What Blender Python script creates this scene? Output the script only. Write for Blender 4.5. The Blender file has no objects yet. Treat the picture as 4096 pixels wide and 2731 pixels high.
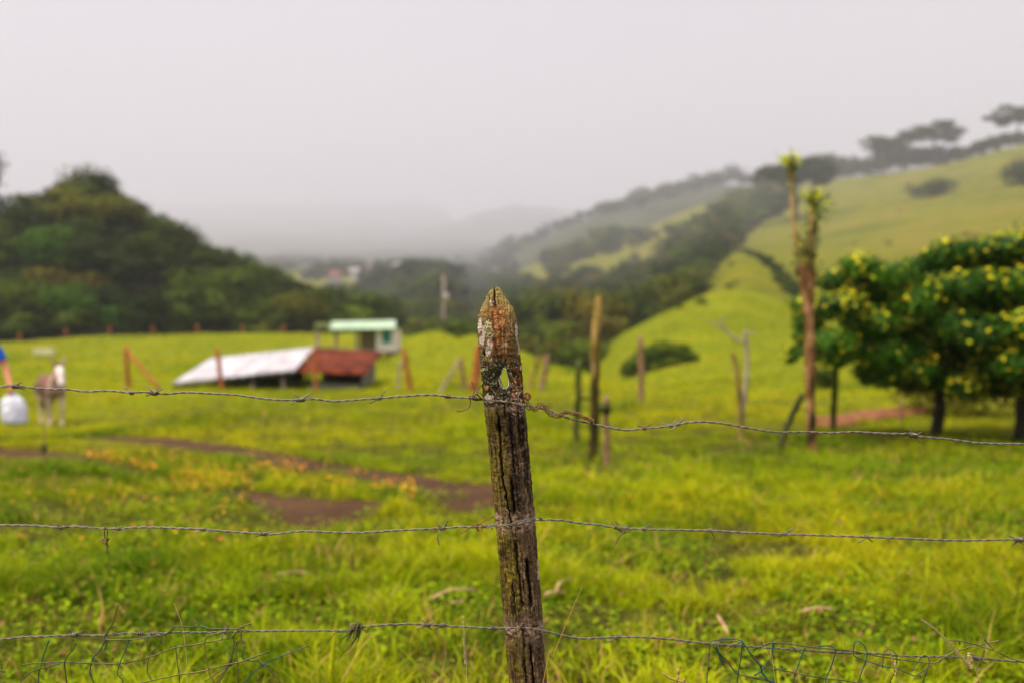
import bpy, math, random
import numpy as np
from mathutils import Vector

R = math.radians
rng = np.random.default_rng(7)
S = bpy.context.scene
COL = S.collection
F0 = 3982.0            # focal length in photo pixels (35 mm lens, 4096 px wide)
CX, CY, CH = 2048.0, 1365.5, 1.4

def P(px, py, Y):
    return np.array([(px-CX)/F0*Y, Y, CH-(py-CY)/F0*Y])

# ------------------------------------------------------------------ noise
def _h(i, j, k, s):
    n = (i*374761393 + j*668265263 + k*2147483647 + s*1274126177) & 0xffffffff
    n = ((n ^ (n >> 13))*1274126177) & 0xffffffff
    n = ((n ^ (n >> 16))*2246822519) & 0xffffffff
    return ((n ^ (n >> 15)) & 0xffffff)/float(0xffffff)
def vnoise(x, y, z=None, s=0):
    x = np.asarray(x, float); y = np.asarray(y, float)
    z = np.zeros_like(x) if z is None else np.asarray(z, float)
    xi, yi, zi = np.floor(x).astype(np.int64), np.floor(y).astype(np.int64), np.floor(z).astype(np.int64)
    fx, fy, fz = x-xi, y-yi, z-zi
    fx, fy, fz = fx*fx*(3-2*fx), fy*fy*(3-2*fy), fz*fz*(3-2*fz)
    r = 0
    for a in (0, 1):
        for b in (0, 1):
            for c in (0, 1):
                w = (fx if a else 1-fx)*(fy if b else 1-fy)*(fz if c else 1-fz)
                r = r + w*_h(xi+a, yi+b, zi+c, s)
    return r
def fbm(x, y, z=None, s=0, o=4):
    r, a, t = 0, 1.0, 0
    for i in range(o):
        f = 2**i
        r = r + a*vnoise(np.asarray(x)*f, np.asarray(y)*f, None if z is None else np.asarray(z)*f, s+i*17)
        t += a; a *= .5
    return r/t
def sstep(a, b, x):
    t = np.clip((np.asarray(x, float)-a)/(b-a), 0, 1); return t*t*(3-2*t)

# ------------------------------------------------------------------ terrain
def pchip(x, y, xi):
    x = np.asarray(x, float); y = np.asarray(y, float); h = np.diff(x); d = np.diff(y)/h
    m = np.zeros_like(y)
    for i in range(1, len(x)-1):
        if d[i-1]*d[i] > 0:
            w1, w2 = 2*h[i]+h[i-1], h[i]+2*h[i-1]
            m[i] = (w1+w2)/(w1/d[i-1]+w2/d[i])
    m[0], m[-1] = d[0], d[-1]
    xi = np.clip(xi, x[0], x[-1]); k = np.clip(np.searchsorted(x, xi)-1, 0, len(x)-2)
    t = (xi-x[k])/h[k]
    return ((1+2*t)*(1-t)**2*y[k] + t*(1-t)**2*h[k]*m[k] + t*t*(3-2*t)*y[k+1] + t*t*(t-1)*h[k]*m[k+1])

z_ = lambda v: ('z', v)
FARL = [(1800, 1062), (4000, 1000), (7500, 905), (11500, 815), (12000, 812)]
def dst(Y): return Y if Y <= 150 else 150+(Y-150)*3.5     # depth of the right-hand hills
COLS = {
 -5000: [(20, z_(0)), (110, z_(1)), (140, z_(1)), (200, z_(12)), (300, z_(22)), (600, z_(10)), (12000, z_(1500))],
 -1800: [(20, z_(-.1)), (60, 1450), (110, 1370), (120, z_(1)), (155, z_(15)), (200, z_(18)), (600, z_(8)), (1500, z_(60)), (12000, z_(1500))],
 0: [(12, z_(0)), (20, z_(-.32)), (29, z_(0)), (45, 1490), (75, 1438), (108, 1368), (118, z_(.8)), (130, z_(5.5)), (155, z_(17.2)), (185, z_(15)), (300, z_(0)), (700, z_(5)), (1500, 1200), (4000, 1010), (7500, 900), (11500, 820), (12000, 815)],
 350: [(12, z_(0)), (20, z_(-.32)), (29, z_(0)), (45, 1485), (75, 1436), (108, 1347), (118, z_(1)), (130, z_(7)), (155, z_(19.5)), (185, z_(16)), (300, z_(0)), (700, z_(5)), (1500, 1200), (4000, 1010), (7500, 900), (11500, 820), (12000, 815)],
 700: [(12, z_(0)), (20, z_(-.15)), (29, z_(0)), (33, z_(-.3)), (38, z_(-.1)), (45, 1490), (75, 1438), (108, 1338), (118, z_(.8)), (130, z_(5)), (155, z_(12.3)), (185, z_(10)), (300, z_(0)), (700, z_(5)), (1500, 1200), (4000, 1010), (7500, 900), (11500, 820), (12000, 815)],
 1100: [(12, z_(0)), (29, z_(0)), (33, z_(-.3)), (38, z_(-.1)), (45, 1490), (75, 1438), (108, 1332), (118, z_(.8)), (130, z_(3)), (155, z_(6.9)), (185, z_(6)), (300, z_(0)), (500, z_(-8)), (900, 1160), *FARL],
 1500: [(12, z_(0)), (29, z_(0)), (33, z_(-.3)), (38, z_(-.1)), (45, 1490), (75, 1440), (100, 1327), (112, z_(.4)), (130, z_(1)), (155, z_(2.9)), (185, z_(2)), (300, z_(0)), (400, z_(0)), (700, 1165), (1000, 1105), *FARL],
 1750: [(12, z_(0)), (29, z_(0)), (38, z_(.1)), (60, 1440), (85, 1320), (98, z_(1)), (130, z_(-4)), (200, z_(-2)), (330, 1260), (500, 1150), (800, 1100), *FARL],
 1920: [(12, z_(0)), (29, z_(0)), (45, 1480), (70, 1340), (82, z_(0)), (110, z_(-5)), (170, z_(-3)), (300, 1240), (450, 1130), (700, 1060), (1000, 1020), (1500, 980), (2300, 880)],
 2080: [(12, z_(0)), (25, z_(0)), (40, 1480), (56, 1400), (68, z_(-2)), (100, z_(-5)), (150, z_(-1)), (300, 1205), (450, 1095), (650, 990), (750, 962), (900, 985), (1500, 960), (2600, 850)],
 2350: [(12, z_(0)), (25, z_(0)), (35, 1500), (43, 1483), (53, z_(-2)), (80, z_(-3)), (115, 1400), (200, 1260), (300, 1130), (450, 985), (600, 880), (640, 872), (800, 910), (1500, 930), (2600, 880)],
 2500: [(12, z_(0)), (22, z_(0)), (29, 1545), (35, 1542), (45, z_(-1.6)), (60, z_(-1)), (80, 1430), (100, 1345), (112, 1330), (125, z_(1)), (200, 1230), (300, 1100), (450, 945), (620, 830), (680, 820), (900, 860), (2600, 880)],
 2600: [(12, z_(0)), (20, z_(0)), (27, 1585), (35, 1592), (45, 1560), (70, 1450), (90, 1340), (105, 1285), (112, 1280), (130, z_(2.5)), (200, 1200), (300, 1080), (450, 930), (600, 805), (680, 785), (900, 830), (2600, 870)],
 2750: [(12, z_(0)), (20, z_(0)), (28, 1590), (45, 1530), (70, 1410), (95, 1260), (112, 1212), (122, 1208), (150, z_(5)), (190, 1160), (220, 1090), (300, 1000), (450, 860), (600, 775), (680, 765), (900, 830), (2600, 860)],
 2950: [(12, z_(0)), (20, z_(0)), (28, 1590), (45, 1520), (70, 1390), (95, 1240), (115, 1165), (150, 1085), (190, 1025), (225, 1005), (260, 990), (320, 920), (420, 830), (560, 752), (620, 745), (800, 800), (2600, 850)],
 3300: [(12, z_(0)), (20, z_(-.05)), (30, 1570), (45, 1500), (70, 1400), (110, 1250), (160, 1110), (220, 980), (320, 830), (420, 735), (460, 720), (600, 780), (2600, 800)],
 3700: [(12, z_(0)), (18, z_(0)), (25, 1590), (35, 1550), (60, 1440), (100, 1265), (150, 1090), (220, 900), (320, 745), (380, 680), (410, 675), (560, 740), (2600, 800)],
 4096: [(12, z_(0)), (18, z_(0)), (25, 1590), (35, 1550), (60, 1430), (100, 1235), (150, 1040), (220, 830), (300, 665), (350, 590), (380, 580), (520, 640), (2600, 780)],
 6500: [(12, z_(0)), (18, z_(0)), (35, 1560), (60, 1400), (100, 1150), (150, 900), (220, 650), (300, 430), (350, 360), (380, 350), (520, 420), (2600, 700)],
 9500: [(12, z_(0)), (35, 1560), (60, 1400), (100, 1150), (150, 900), (220, 650), (300, 430), (380, 350), (520, 420), (2600, 700)],
}
YG = np.concatenate([np.linspace(0, 12, 13), np.exp(np.linspace(np.log(12.4), np.log(12500), 400))])
pxs = np.array(sorted(COLS), float)
tab = []
for c in pxs:
    g = dst if c >= 1920 else (lambda q: q)
    L = [(0, 0.0), (6, 0.0)] + [(g(Y), v[1] if isinstance(v, tuple) else CH-(v-CY)*g(Y)/F0) for Y, v in COLS[int(c)]]
    L.append((12600, L[-1][1]+5))
    tab.append(pchip([a for a, b in L], [b for a, b in L], YG))
tab = np.array(tab)                       # columns x YG
TPX = np.linspace(pxs[0], pxs[-1], 600)
T2 = np.array([pchip(pxs, tab[:, j], TPX) for j in range(len(YG))])   # YG x TPX
for _ in range(2):                         # soften kinks
    T2[:, 1:-1] = .25*T2[:, :-2]+.5*T2[:, 1:-1]+.25*T2[:, 2:]
    T2[1:-1] = .2*T2[:-2]+.6*T2[1:-1]+.2*T2[2:]
def H(x, y):
    x = np.asarray(x, float); y = np.asarray(y, float)
    yy = np.clip(y, 0, 12400)
    px = np.clip(x/np.maximum(y, 6)*F0+CX, TPX[0], TPX[-1]-1e-3)
    fi = np.interp(yy, YG, np.arange(len(YG))); i = np.minimum(fi.astype(int), len(YG)-2); a = fi-i
    fj = (px-TPX[0])/(TPX[1]-TPX[0]); j = np.minimum(fj.astype(int), len(TPX)-2); b = fj-j
    z = (T2[i, j]*(1-a)*(1-b)+T2[i+1, j]*a*(1-b)+T2[i, j+1]*(1-a)*b+T2[i+1, j+1]*a*b)
    amp = .05+.10*sstep(15, 60, y)+1.2*sstep(120, 260, y)+14*sstep(500, 1800, y)
    sc = 3.5+6*sstep(15, 60, y)+24*sstep(120, 260, y)+200*sstep(500, 1800, y)
    k1, k2 = fbm(x/3.2, y/3.2, s=3, o=3)-.5, fbm(x/28, y/28, s=5, o=4)-.5
    k4 = fbm(x/90, y/140, s=7, o=4)-.5
    k3 = fbm(x/240, y/240, s=9, o=4)-.5
    return z + .11*k1 + k2*(.15*sstep(20, 60, y)+3.0*sstep(150, 400, y))+k4*7*sstep(350, 1200, y) + k3*(60*sstep(1000, 3000, y)+70*sstep(3000, 9000, y))
def h1(x, y): return float(H(np.array([x]), np.array([y]))[0])
def at(px, py, y0=3.0, y1=200.0):
    Y = np.exp(np.linspace(np.log(y0), np.log(y1), 1500))
    X = (px-CX)/F0*Y; zr = CH-(py-CY)/F0*Y
    g = H(X, Y); k = np.nonzero(g >= zr)[0]
    k = k[0] if len(k) else len(Y)-1
    return np.array([X[k], Y[k], g[k]])

# ------------------------------------------------------------------ mesh helpers
class MB:
    def __init__(s): s.v, s.f, s.c, s.n = [], [], [], 0
    def add(s, V, F, c=None):
        V = np.asarray(V, float).reshape(-1, 3)
        s.v.append(V)
        for A in (F if isinstance(F, list) else [F]):
            A = np.atleast_2d(np.asarray(A, np.int64))
            if A.size: s.f.append(A+s.n)
        if c is None: c = (1, 1, 1)
        c = np.asarray(c, float)
        s.c.append(np.broadcast_to(c, (len(V), 3)) if c.ndim == 1 else c)
        s.n += len(V)
        return s
    def tube(s, pts, rad, k=8, c=None, caps=True, ell=None, jit=0):
        p = np.asarray(pts, float); n = len(p)
        r = np.broadcast_to(np.asarray(rad, float), (n,)).copy()
        t = np.gradient(p, axis=0); t /= np.linalg.norm(t, axis=1)[:, None]+1e-12
        up = np.array([0, 0, 1.]) if abs(t[0][2]) < .9 else np.array([0, 1., 0])
        u = np.zeros_like(p); prev = np.cross(up, t[0]); prev /= np.linalg.norm(prev)
        for i in range(n):
            q = prev-t[i]*np.dot(prev, t[i]); q /= np.linalg.norm(q)+1e-12; u[i] = q; prev = q
        w = np.cross(t, u)
        a = np.arange(k)/k*2*math.pi
        e = 1.0 if ell is None else np.broadcast_to(np.asarray(ell, float), (n,))[:, None, None]
        rr = r[:, None, None]*(1+(jit*rng.uniform(-1, 1, (n, k, 1)) if jit else 0))
        V = p[:, None]+rr*(np.cos(a)[None, :, None]*u[:, None]+e*np.sin(a)[None, :, None]*w[:, None])
        idx = np.arange(n*k).reshape(n, k)
        Fq = np.stack([idx[:-1], np.roll(idx, -1, 1)[:-1], np.roll(idx, -1, 1)[1:], idx[1:]], -1).reshape(-1, 4)
        V = V.reshape(-1, 3); Fs = [Fq]
        if caps:
            V = np.vstack([V, p[0], p[-1]]); b = n*k
            i0 = idx[0]; i1 = idx[-1]
            Fs.append(np.stack([np.roll(i0, -1), i0, np.full(k, b)], -1))
            Fs.append(np.stack([i1, np.roll(i1, -1), np.full(k, b+1)], -1))
        return s.add(V, Fs, c)
    def box(s, lo, hi, c=None, M=None):
        lo, hi = np.array(lo, float), np.array(hi, float)
        V = np.array([[(lo, hi)[i][0], (lo, hi)[j][1], (lo, hi)[k][2]] for i in (0, 1) for j in (0, 1) for k in (0, 1)])
        if M is not None: V = V@M.T
        return s.add(V, [[0, 1, 3, 2], [4, 6, 7, 5], [0, 4, 5, 1], [2, 3, 7, 6], [0, 2, 6, 4], [1, 5, 7, 3]], c)
    def ball(s, c0, r, nu=12, nv=8, c=None, jit=0):
        r = np.broadcast_to(np.asarray(r, float), (3,))
        th = np.linspace(0, math.pi, nv+1)[1:-1]; ph = np.arange(nu)/nu*2*math.pi
        V = np.array([[math.sin(a)*math.cos(b), math.sin(a)*math.sin(b), math.cos(a)] for a in th for b in ph]+[[0, 0, 1], [0, 0, -1]])
        if jit: V = V*(1+jit*rng.uniform(-1, 1, (len(V), 1)))
        idx = np.arange((nv-1)*nu).reshape(nv-1, nu); rl = np.roll(idx, -1, 1)
        F = np.stack([idx[:-1], idx[1:], rl[1:], rl[:-1]], -1).reshape(-1, 4)
        n = (nv-1)*nu
        return s.add(V*r+np.asarray(c0), [F, np.stack([idx[0], rl[0], np.full(nu, n)], -1), np.stack([rl[-1], idx[-1], np.full(nu, n+1)], -1)], c)
    def build(s, name, mat, parent=None, loc=(0, 0, 0), smooth=True, col=False):
        V = np.vstack(s.v)-np.asarray(loc, float)
        me = bpy.data.meshes.new(name)
        me.vertices.add(len(V)); me.vertices.foreach_set('co', V.astype(np.float32).ravel())
        loops = np.concatenate([f.ravel() for f in s.f]); cnt = np.concatenate([np.full(len(f), f.shape[1]) for f in s.f])
        me.loops.add(len(loops)); me.loops.foreach_set('vertex_index', loops.astype(np.int32))
        me.polygons.add(len(cnt)); st = np.concatenate([[0], np.cumsum(cnt)[:-1]])
        me.polygons.foreach_set('loop_start', st.astype(np.int32)); me.polygons.foreach_set('loop_total', cnt.astype(np.int32))
        me.polygons.foreach_set('use_smooth', np.full(len(cnt), smooth))
        me.update(calc_edges=True)
        if col:
            at_ = me.color_attributes.new('Col', 'FLOAT_COLOR', 'POINT')
            C = np.hstack([np.vstack(s.c), np.ones((len(V), 1))]).astype(np.float32)
            at_.data.foreach_set('color', C.ravel())
        o = bpy.data.objects.new(name, me); COL.objects.link(o)
        if mat: me.materials.append(mat)
        if parent is not None:
            o.parent = parent
            o.location = tuple(np.asarray(loc, float)-np.asarray(parent.location))
        else: o.location = tuple(loc)
        return o
def tag(o, label=None, cat=None, group=None, kind=None):
    for k, v in (('label', label), ('category', cat), ('group', group), ('kind', kind)):
        if v: o[k] = v
    return o
def empty(name, loc, label=None, cat=None, group=None):
    o = bpy.data.objects.new(name, None); o.empty_display_size = .1; COL.objects.link(o); o.location = tuple(loc)
    return tag(o, label, cat, group)
def crom(pts, n):
    """smooth curve through points, n samples per span"""
    p = np.asarray(pts, float)
    if len(p) < 3: return np.array([p[0]+(p[-1]-p[0])*t for t in np.linspace(0, 1, n+1)])
    q = np.vstack([2*p[0]-p[1], p, 2*p[-1]-p[-2]]); out = []
    for i in range(1, len(q)-2):
        for t in np.arange(n)/n:
            out.append(.5*((2*q[i])+(-q[i-1]+q[i+1])*t+(2*q[i-1]-5*q[i]+4*q[i+1]-q[i+2])*t*t+(-q[i-1]+3*q[i]-3*q[i+1]+q[i+2])*t**3))
    out.append(p[-1]); return np.array(out)
def resample(p, d):
    s = np.concatenate([[0], np.cumsum(np.linalg.norm(np.diff(p, axis=0), axis=1))])
    n = max(2, int(s[-1]/d)+1); t = np.linspace(0, s[-1], n)
    return np.stack([np.interp(t, s, p[:, k]) for k in range(3)], 1)

# ------------------------------------------------------------------ materials
def mat(name, build):
    m = bpy.data.materials.new(name); m.use_nodes = True
    nt = m.node_tree; nt.nodes.clear()
    out = nt.nodes.new('ShaderNodeOutputMaterial')
    sh = build(nt, lambda t, **k: node(nt, t, **k))
    nt.links.new(sh, out.inputs[0]); return m
def node(nt, t, **k):
    n = nt.nodes.new('ShaderNode'+t)
    for key, v in k.items():
        if key.startswith('_'): setattr(n, key[1:], v)
        else:
            i = n.inputs[int(key[1:])] if key[0] == 'i' and key[1:].isdigit() else n.inputs[key.replace('__', ' ')]
            if hasattr(v, 'is_output'): nt.links.new(v, i)
            else: i.default_value = v
    return n
def ramp(nt, fac, stops, interp='LINEAR'):
    r = nt.nodes.new('ShaderNodeValToRGB'); r.color_ramp.interpolation = interp
    e = r.color_ramp.elements
    while len(e) < len(stops): e.new(.5)
    for el, (p, c) in zip(e, stops):
        el.position = p; el.color = (*c, 1) if len(c) == 3 else c
    nt.links.new(fac, r.inputs[0]); return r.outputs[0]
def noise(N, vec, scale, detail=4, rough=.55, dist=0):
    return N('TexNoise', Vector=vec, Scale=scale, Detail=detail, Roughness=rough, Distortion=dist).outputs[0]
def mixc(N, f, a, b, blend='MIX'):
    n = N('Mix', _data_type='RGBA', _blend_type=blend)
    nt = n.id_data
    for i, v in ((0, f), (6, a), (7, b)):
        if hasattr(v, 'is_output'): nt.links.new(v, n.inputs[i])
        else: n.inputs[i].default_value = v if i == 0 else (*v, 1)
    return n.outputs[2]
def scaled(N, vec, s): return N('Mapping', Vector=vec, Scale=s).outputs[0]
def simple(name, stops, scale=30, stretch=(1, 1, 1), rough=.7, bump=.3, bdist=.01, metal=0, coord='Object', spec=.08, detail=5):
    def b(nt, N):
        v = scaled(N, N('TexCoord').outputs[coord], stretch)
        f = noise(N, v, scale, detail)
        c = ramp(nt, f, stops)
        bp = N('Bump', Strength=bump, Distance=bdist, Height=noise(N, v, scale*2.3, 6)).outputs[0]
        return N('BsdfPrincipled', Base__Color=c, Roughness=rough, Metallic=metal, Normal=bp, Specular__IOR__Level=spec).outputs[0]
    return mat(name, b)
def colmat(name, rough=.6, trans=0.0, spec=.25, var=None):
    """colour from the mesh's own per-leaf / per-blade pigment attribute"""
    def b(nt, N):
        c = N('Attribute', _attribute_name='Col').outputs[0]
        if var:
            f = noise(N, N('NewGeometry').outputs[0], var[0], 4)
            c = mixc(N, ramp(nt, f, [(.35, (0, 0, 0)), (.7, (1, 1, 1))]), c, mixc(N, 1.0, c, var[1], 'MULTIPLY'))
        p = N('BsdfPrincipled', Base__Color=c, Roughness=rough, Specular__IOR__Level=spec).outputs[0]
        if trans:
            t = N('BsdfTranslucent', Color=c).outputs[0]
            p = N('MixShader', i0=trans, i1=p, i2=t).outputs[0]
        return p
    return mat(name, b)

# ------------------------------------------------------------------ camera, world, light
cam = bpy.data.cameras.new('camera'); co = bpy.data.objects.new('camera', cam); COL.objects.link(co)
cam.sensor_width = 36; cam.lens = 35.0*F0/(35/36*4096); cam.clip_start = .05; cam.clip_end = 50000
co.location = (0, 0, CH); co.rotation_euler = (R(90), 0, 0)
cam.dof.use_dof = True; cam.dof.focus_distance = 2.1; cam.dof.aperture_fstop = 2.0; cam.dof.aperture_blades = 0
S.camera = co

W = bpy.data.worlds.new('World'); S.world = W; W.use_nodes = True
nt = W.node_tree; nt.nodes.clear()
N = lambda t, **k: node(nt, t, **k)
SUN_EL, SUN_AZ = R(60), R(243)        # azimuth clockwise from +Y: behind the camera, to the left
sky = N('TexSky', _sky_type='NISHITA', _sun_disc=False, _sun_elevation=SUN_EL, _sun_rotation=SUN_AZ, _air_density=1.5, _dust_density=3.0)
gv = N('TexCoord').outputs['Generated']
sp = N('SeparateXYZ', Vector=gv).outputs[2]
grad = ramp(nt, sp, [(0.0, (.36, .355, .37)), (.10, (.37, .375, .385)), (.2, (.36, .365, .375)), (.33, (.325, .32, .355)), (.6, (.80, .79, .84)), (1.0, (1.15, 1.15, 1.22))])
cl = noise(N, scaled(N, gv, (1, 1, 2.6)), 1.6, 4, .5)
cloud = mixc(N, 1.0, grad, ramp(nt, cl, [(.3, (.88, .87, .895)), (.7, (1.09, 1.09, 1.08))]), 'MULTIPLY')
skd = N('VectorMath', _operation='SCALE', i0=sky.outputs[0], Scale=.10).outputs[0]
wc = mixc(N, .93, skd, cloud)
bg = N('Background', Color=wc, Strength=1.0)
nt.links.new(bg.outputs[0], N('OutputWorld').inputs[0])

sl = bpy.data.lights.new('sun', 'SUN'); so = bpy.data.objects.new('sun', sl); COL.objects.link(so)
sl.energy = 4.2; sl.angle = R(12); sl.color = (1, .93, .80)
d = Vector((math.sin(SUN_AZ)*math.cos(SUN_EL), math.cos(SUN_AZ)*math.cos(SUN_EL), math.sin(SUN_EL)))
so.rotation_euler = d.to_track_quat('Z', 'Y').to_euler()
S.view_settings.view_transform = 'Standard'; S.view_settings.look = 'None'
S.view_settings.exposure = 1.06; S.view_settings.gamma = 1
S.cycles.use_denoising = True; S.cycles.max_bounces = 6; S.cycles.diffuse_bounces = 3; S.cycles.transmission_bounces = 3
S.cycles.volume_bounces = 3; S.cycles.use_adaptive_sampling = True; S.cycles.adaptive_threshold = .015
S.render.engine = 'CYCLES'

# haze
b = MB().box((-21000, -300, -60), (21000, 12300, 1900))
def hz(nt, N): return N('VolumePrincipled', Color=(.64, .622, .675, 1), Density=.00029, Anisotropy=.1).outputs[0]
m = bpy.data.materials.new('haze'); m.use_nodes = True; m.node_tree.nodes.clear()
o_ = m.node_tree.nodes.new('ShaderNodeOutputMaterial')
m.node_tree.links.new(hz(m.node_tree, lambda t, **k: node(m.node_tree, t, **k)), o_.inputs['Volume'])
tag(b.build('haze', m), 'thin pale mist hanging over the valley', 'haze', kind='stuff')

# ------------------------------------------------------------------ ground sheets
def ground_mat(name, stops_a, stops_b, sa, sb, bump=.6, bdist=.05, near=False, wood=False):
    def b(nt, N):
        v = N('NewGeometry').outputs[0]
        a = ramp(nt, noise(N, v, sa, 6, .65), stops_a)
        c = ramp(nt, noise(N, v, sb, 5, .6), stops_b)
        f = ramp(nt, noise(N, v, sb*2.7, 4), [(.4, (0, 0, 0)), (.62, (1, 1, 1))])
        cc = mixc(N, f, a, c)
        if wood:      # forest floor litter, darkened so gaps between trees look shaded
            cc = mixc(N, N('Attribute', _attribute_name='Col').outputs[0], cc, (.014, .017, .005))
        if near:      # near soil darkened so gaps between blades look shaded, closed turf farther out
            L = N('VectorMath', _operation='LENGTH', i0=v).outputs['Value']
            k = N('Math', _operation='MULTIPLY_ADD', i0=noise(N, v, .25, 4), i1=.5, i2=N('Math', _operation='MULTIPLY', i0=L, i1=.02).outputs[0]).outputs[0]
            cc = mixc(N, ramp(nt, k, [(.45, (0, 0, 0)), (.95, (1, 1, 1))]), ramp(nt, noise(N, v, 5, 6, .7), [(.35, (.026, .018, .006)), (.55, (.055, .055, .005)), (.75, (.12, .07, .03))]), cc)
        bp = N('Bump', Strength=bump, Distance=bdist, Height=noise(N, v, sa*1.5, 6, .7)).outputs[0]
        return N('BsdfPrincipled', Base__Color=cc, Roughness=.95, Normal=bp, Specular__IOR__Level=.02).outputs[0]
    return mat(name, b)
m_pasture = ground_mat('pasture_soil_and_turf', [(.34, (.045, .062, .002)), (.5, (.115, .132, .002)), (.66, (.19, .175, .003))],
                       [(.34, (.085, .102, .002)), (.5, (.14, .155, .003)), (.66, (.20, .165, .006))], 2.2, .09, near=True)
m_hill = ground_mat('hillside_turf', [(.34, (.045, .056, .003)), (.5, (.12, .125, .004)), (.68, (.16, .125, .012))],
                    [(.36, (.055, .064, .004)), (.55, (.13, .115, .008)), (.68, (.17, .11, .028))], .12, .012, bdist=.3, wood=True)
m_far = ground_mat('far_mountain_cover', [(.35, (.02, .028, .012)), (.55, (.045, .05, .025)), (.7, (.13, .125, .06))],
                   [(.35, (.03, .035, .018)), (.6, (.07, .07, .035)), (.8, (.20, .17, .09))], .02, .004, bdist=3)
tg = np.sort(np.concatenate([np.linspace(-1.25, -.62, 40)[:-1], np.linspace(-.62, .62, 250), np.linspace(.62, 1.7, 60)[1:]]))
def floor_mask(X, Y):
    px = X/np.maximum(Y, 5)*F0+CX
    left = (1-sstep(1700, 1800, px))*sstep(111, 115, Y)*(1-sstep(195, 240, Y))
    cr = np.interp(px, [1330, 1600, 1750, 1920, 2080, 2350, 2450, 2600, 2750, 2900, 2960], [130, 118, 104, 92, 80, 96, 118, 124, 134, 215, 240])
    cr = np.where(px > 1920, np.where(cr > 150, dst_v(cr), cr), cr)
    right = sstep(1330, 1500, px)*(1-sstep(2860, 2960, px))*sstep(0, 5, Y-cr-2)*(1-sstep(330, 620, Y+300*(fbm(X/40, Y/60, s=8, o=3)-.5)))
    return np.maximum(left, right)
def dst_v(Y): return 150+(Y-150)*3.5
def grid(X, Y, fm=False):
    Z = H(X, Y); n, k = X.shape
    i = np.arange(n*k).reshape(n, k)
    Fq = np.stack([i[:-1, :-1], i[:-1, 1:], i[1:, 1:], i[1:, :-1]], -1).reshape(-1, 4)
    return MB().add(np.stack([X, Y, Z], -1).reshape(-1, 3), Fq, np.repeat(floor_mask(X, Y).reshape(-1, 1), 3, 1) if fm else None)
xs = tg*115; ys = np.concatenate([np.linspace(-60, 2, 14), np.linspace(3, 60, 90), np.linspace(61, 115, 55)])
X, Y = np.meshgrid(xs, ys); tag(grid(X, Y).build('pasture', m_pasture), kind='structure', label='bright green cattle pasture rising to a low crest', cat='pasture')
yh = np.exp(np.linspace(np.log(115), np.log(1300), 190))
X = tg[None]*yh[:, None]; Y = np.repeat(yh[:, None], len(tg), 1)
tag(grid(X, Y, True).build('hills', m_hill, col=True), kind='structure', label='grassy hills around the valley', cat='hills')
yf = np.exp(np.linspace(np.log(1300), np.log(12000), 120))
X = tg[None]*yf[:, None]; Y = np.repeat(yf[:, None], len(tg), 1)
tag(grid(X, Y).build('far_mountain', m_far), kind='structure', label='far mountainside vanishing into low cloud', cat='mountain')

# ------------------------------------------------------------------ dirt wheel tracks (in the pasture)
TR = [  # px, centre py, half height: the ground where the photo shows bare earth
 np.array([(340, 1716, 3), (450, 1730, 9), (600, 1752, 14), (900, 1800, 17), (1100, 1838, 18), (1350, 1880, 20), (1560, 1916, 22), (1680, 1945, 38), (1800, 1968, 52), (1900, 1975, 55), (2000, 1968, 40), (2080, 1950, 12)], float),
 np.array([(-700, 1740, 8), (-300, 1765, 14), (0, 1790, 16), (200, 1808, 17), (380, 1838, 14), (520, 1882, 12), (640, 1915, 12), (760, 1935, 5), (900, 1958, 7), (1000, 1980, 20), (1100, 2015, 42), (1200, 2040, 52), (1320, 2035, 40), (1480, 2020, 22), (1580, 2015, 6)], float)]
for T in TR: T[:, 2] *= 1.12
def unflat(px, py):                        # photo pixel on the flat near ground -> x, y
    Y = CH*F0/(py-CY); return (px-CX)/F0*Y, Y
def dirt_mask(x, y, wide=1.0):
    yy = np.maximum(y, 2.5); px = x/yy*F0+CX; py = CY+CH*F0/yy
    r = np.zeros_like(px)
    for T in TR:
        c = np.interp(px, T[:, 0], T[:, 1]); h = np.interp(px, T[:, 0], T[:, 2], left=0, right=0)
        n = (fbm(x*2.1, y*2.1, s=31, o=4)-.5)*1.7
        r = np.maximum(r, 1-sstep(.62, 1.05, np.abs(py-c)/np.maximum(h*wide, .5)+n))
    return r
m_dirt = mat('trodden_earth', lambda nt, N: N('BsdfPrincipled',
    Base__Color=mixc(N, ramp(nt, noise(N, N('NewGeometry').outputs[0], 1.3, 5), [(.35, (0, 0, 0)), (.65, (1, 1, 1))]),
                     ramp(nt, noise(N, N('NewGeometry').outputs[0], 22, 6, .7), [(.3, (.022, .011, .005)), (.7, (.065, .03, .013))]),
                     ramp(nt, noise(N, N('NewGeometry').outputs[0], 14, 6, .7), [(.3, (.04, .02, .008)), (.7, (.11, .055, .024))])),
    Roughness=.85, Specular__IOR__Level=.06,
    Normal=N('Bump', Strength=.8, Distance=.03, Height=noise(N, N('NewGeometry').outputs[0], 9, 7, .7)).outputs[0]).outputs[0])
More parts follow.
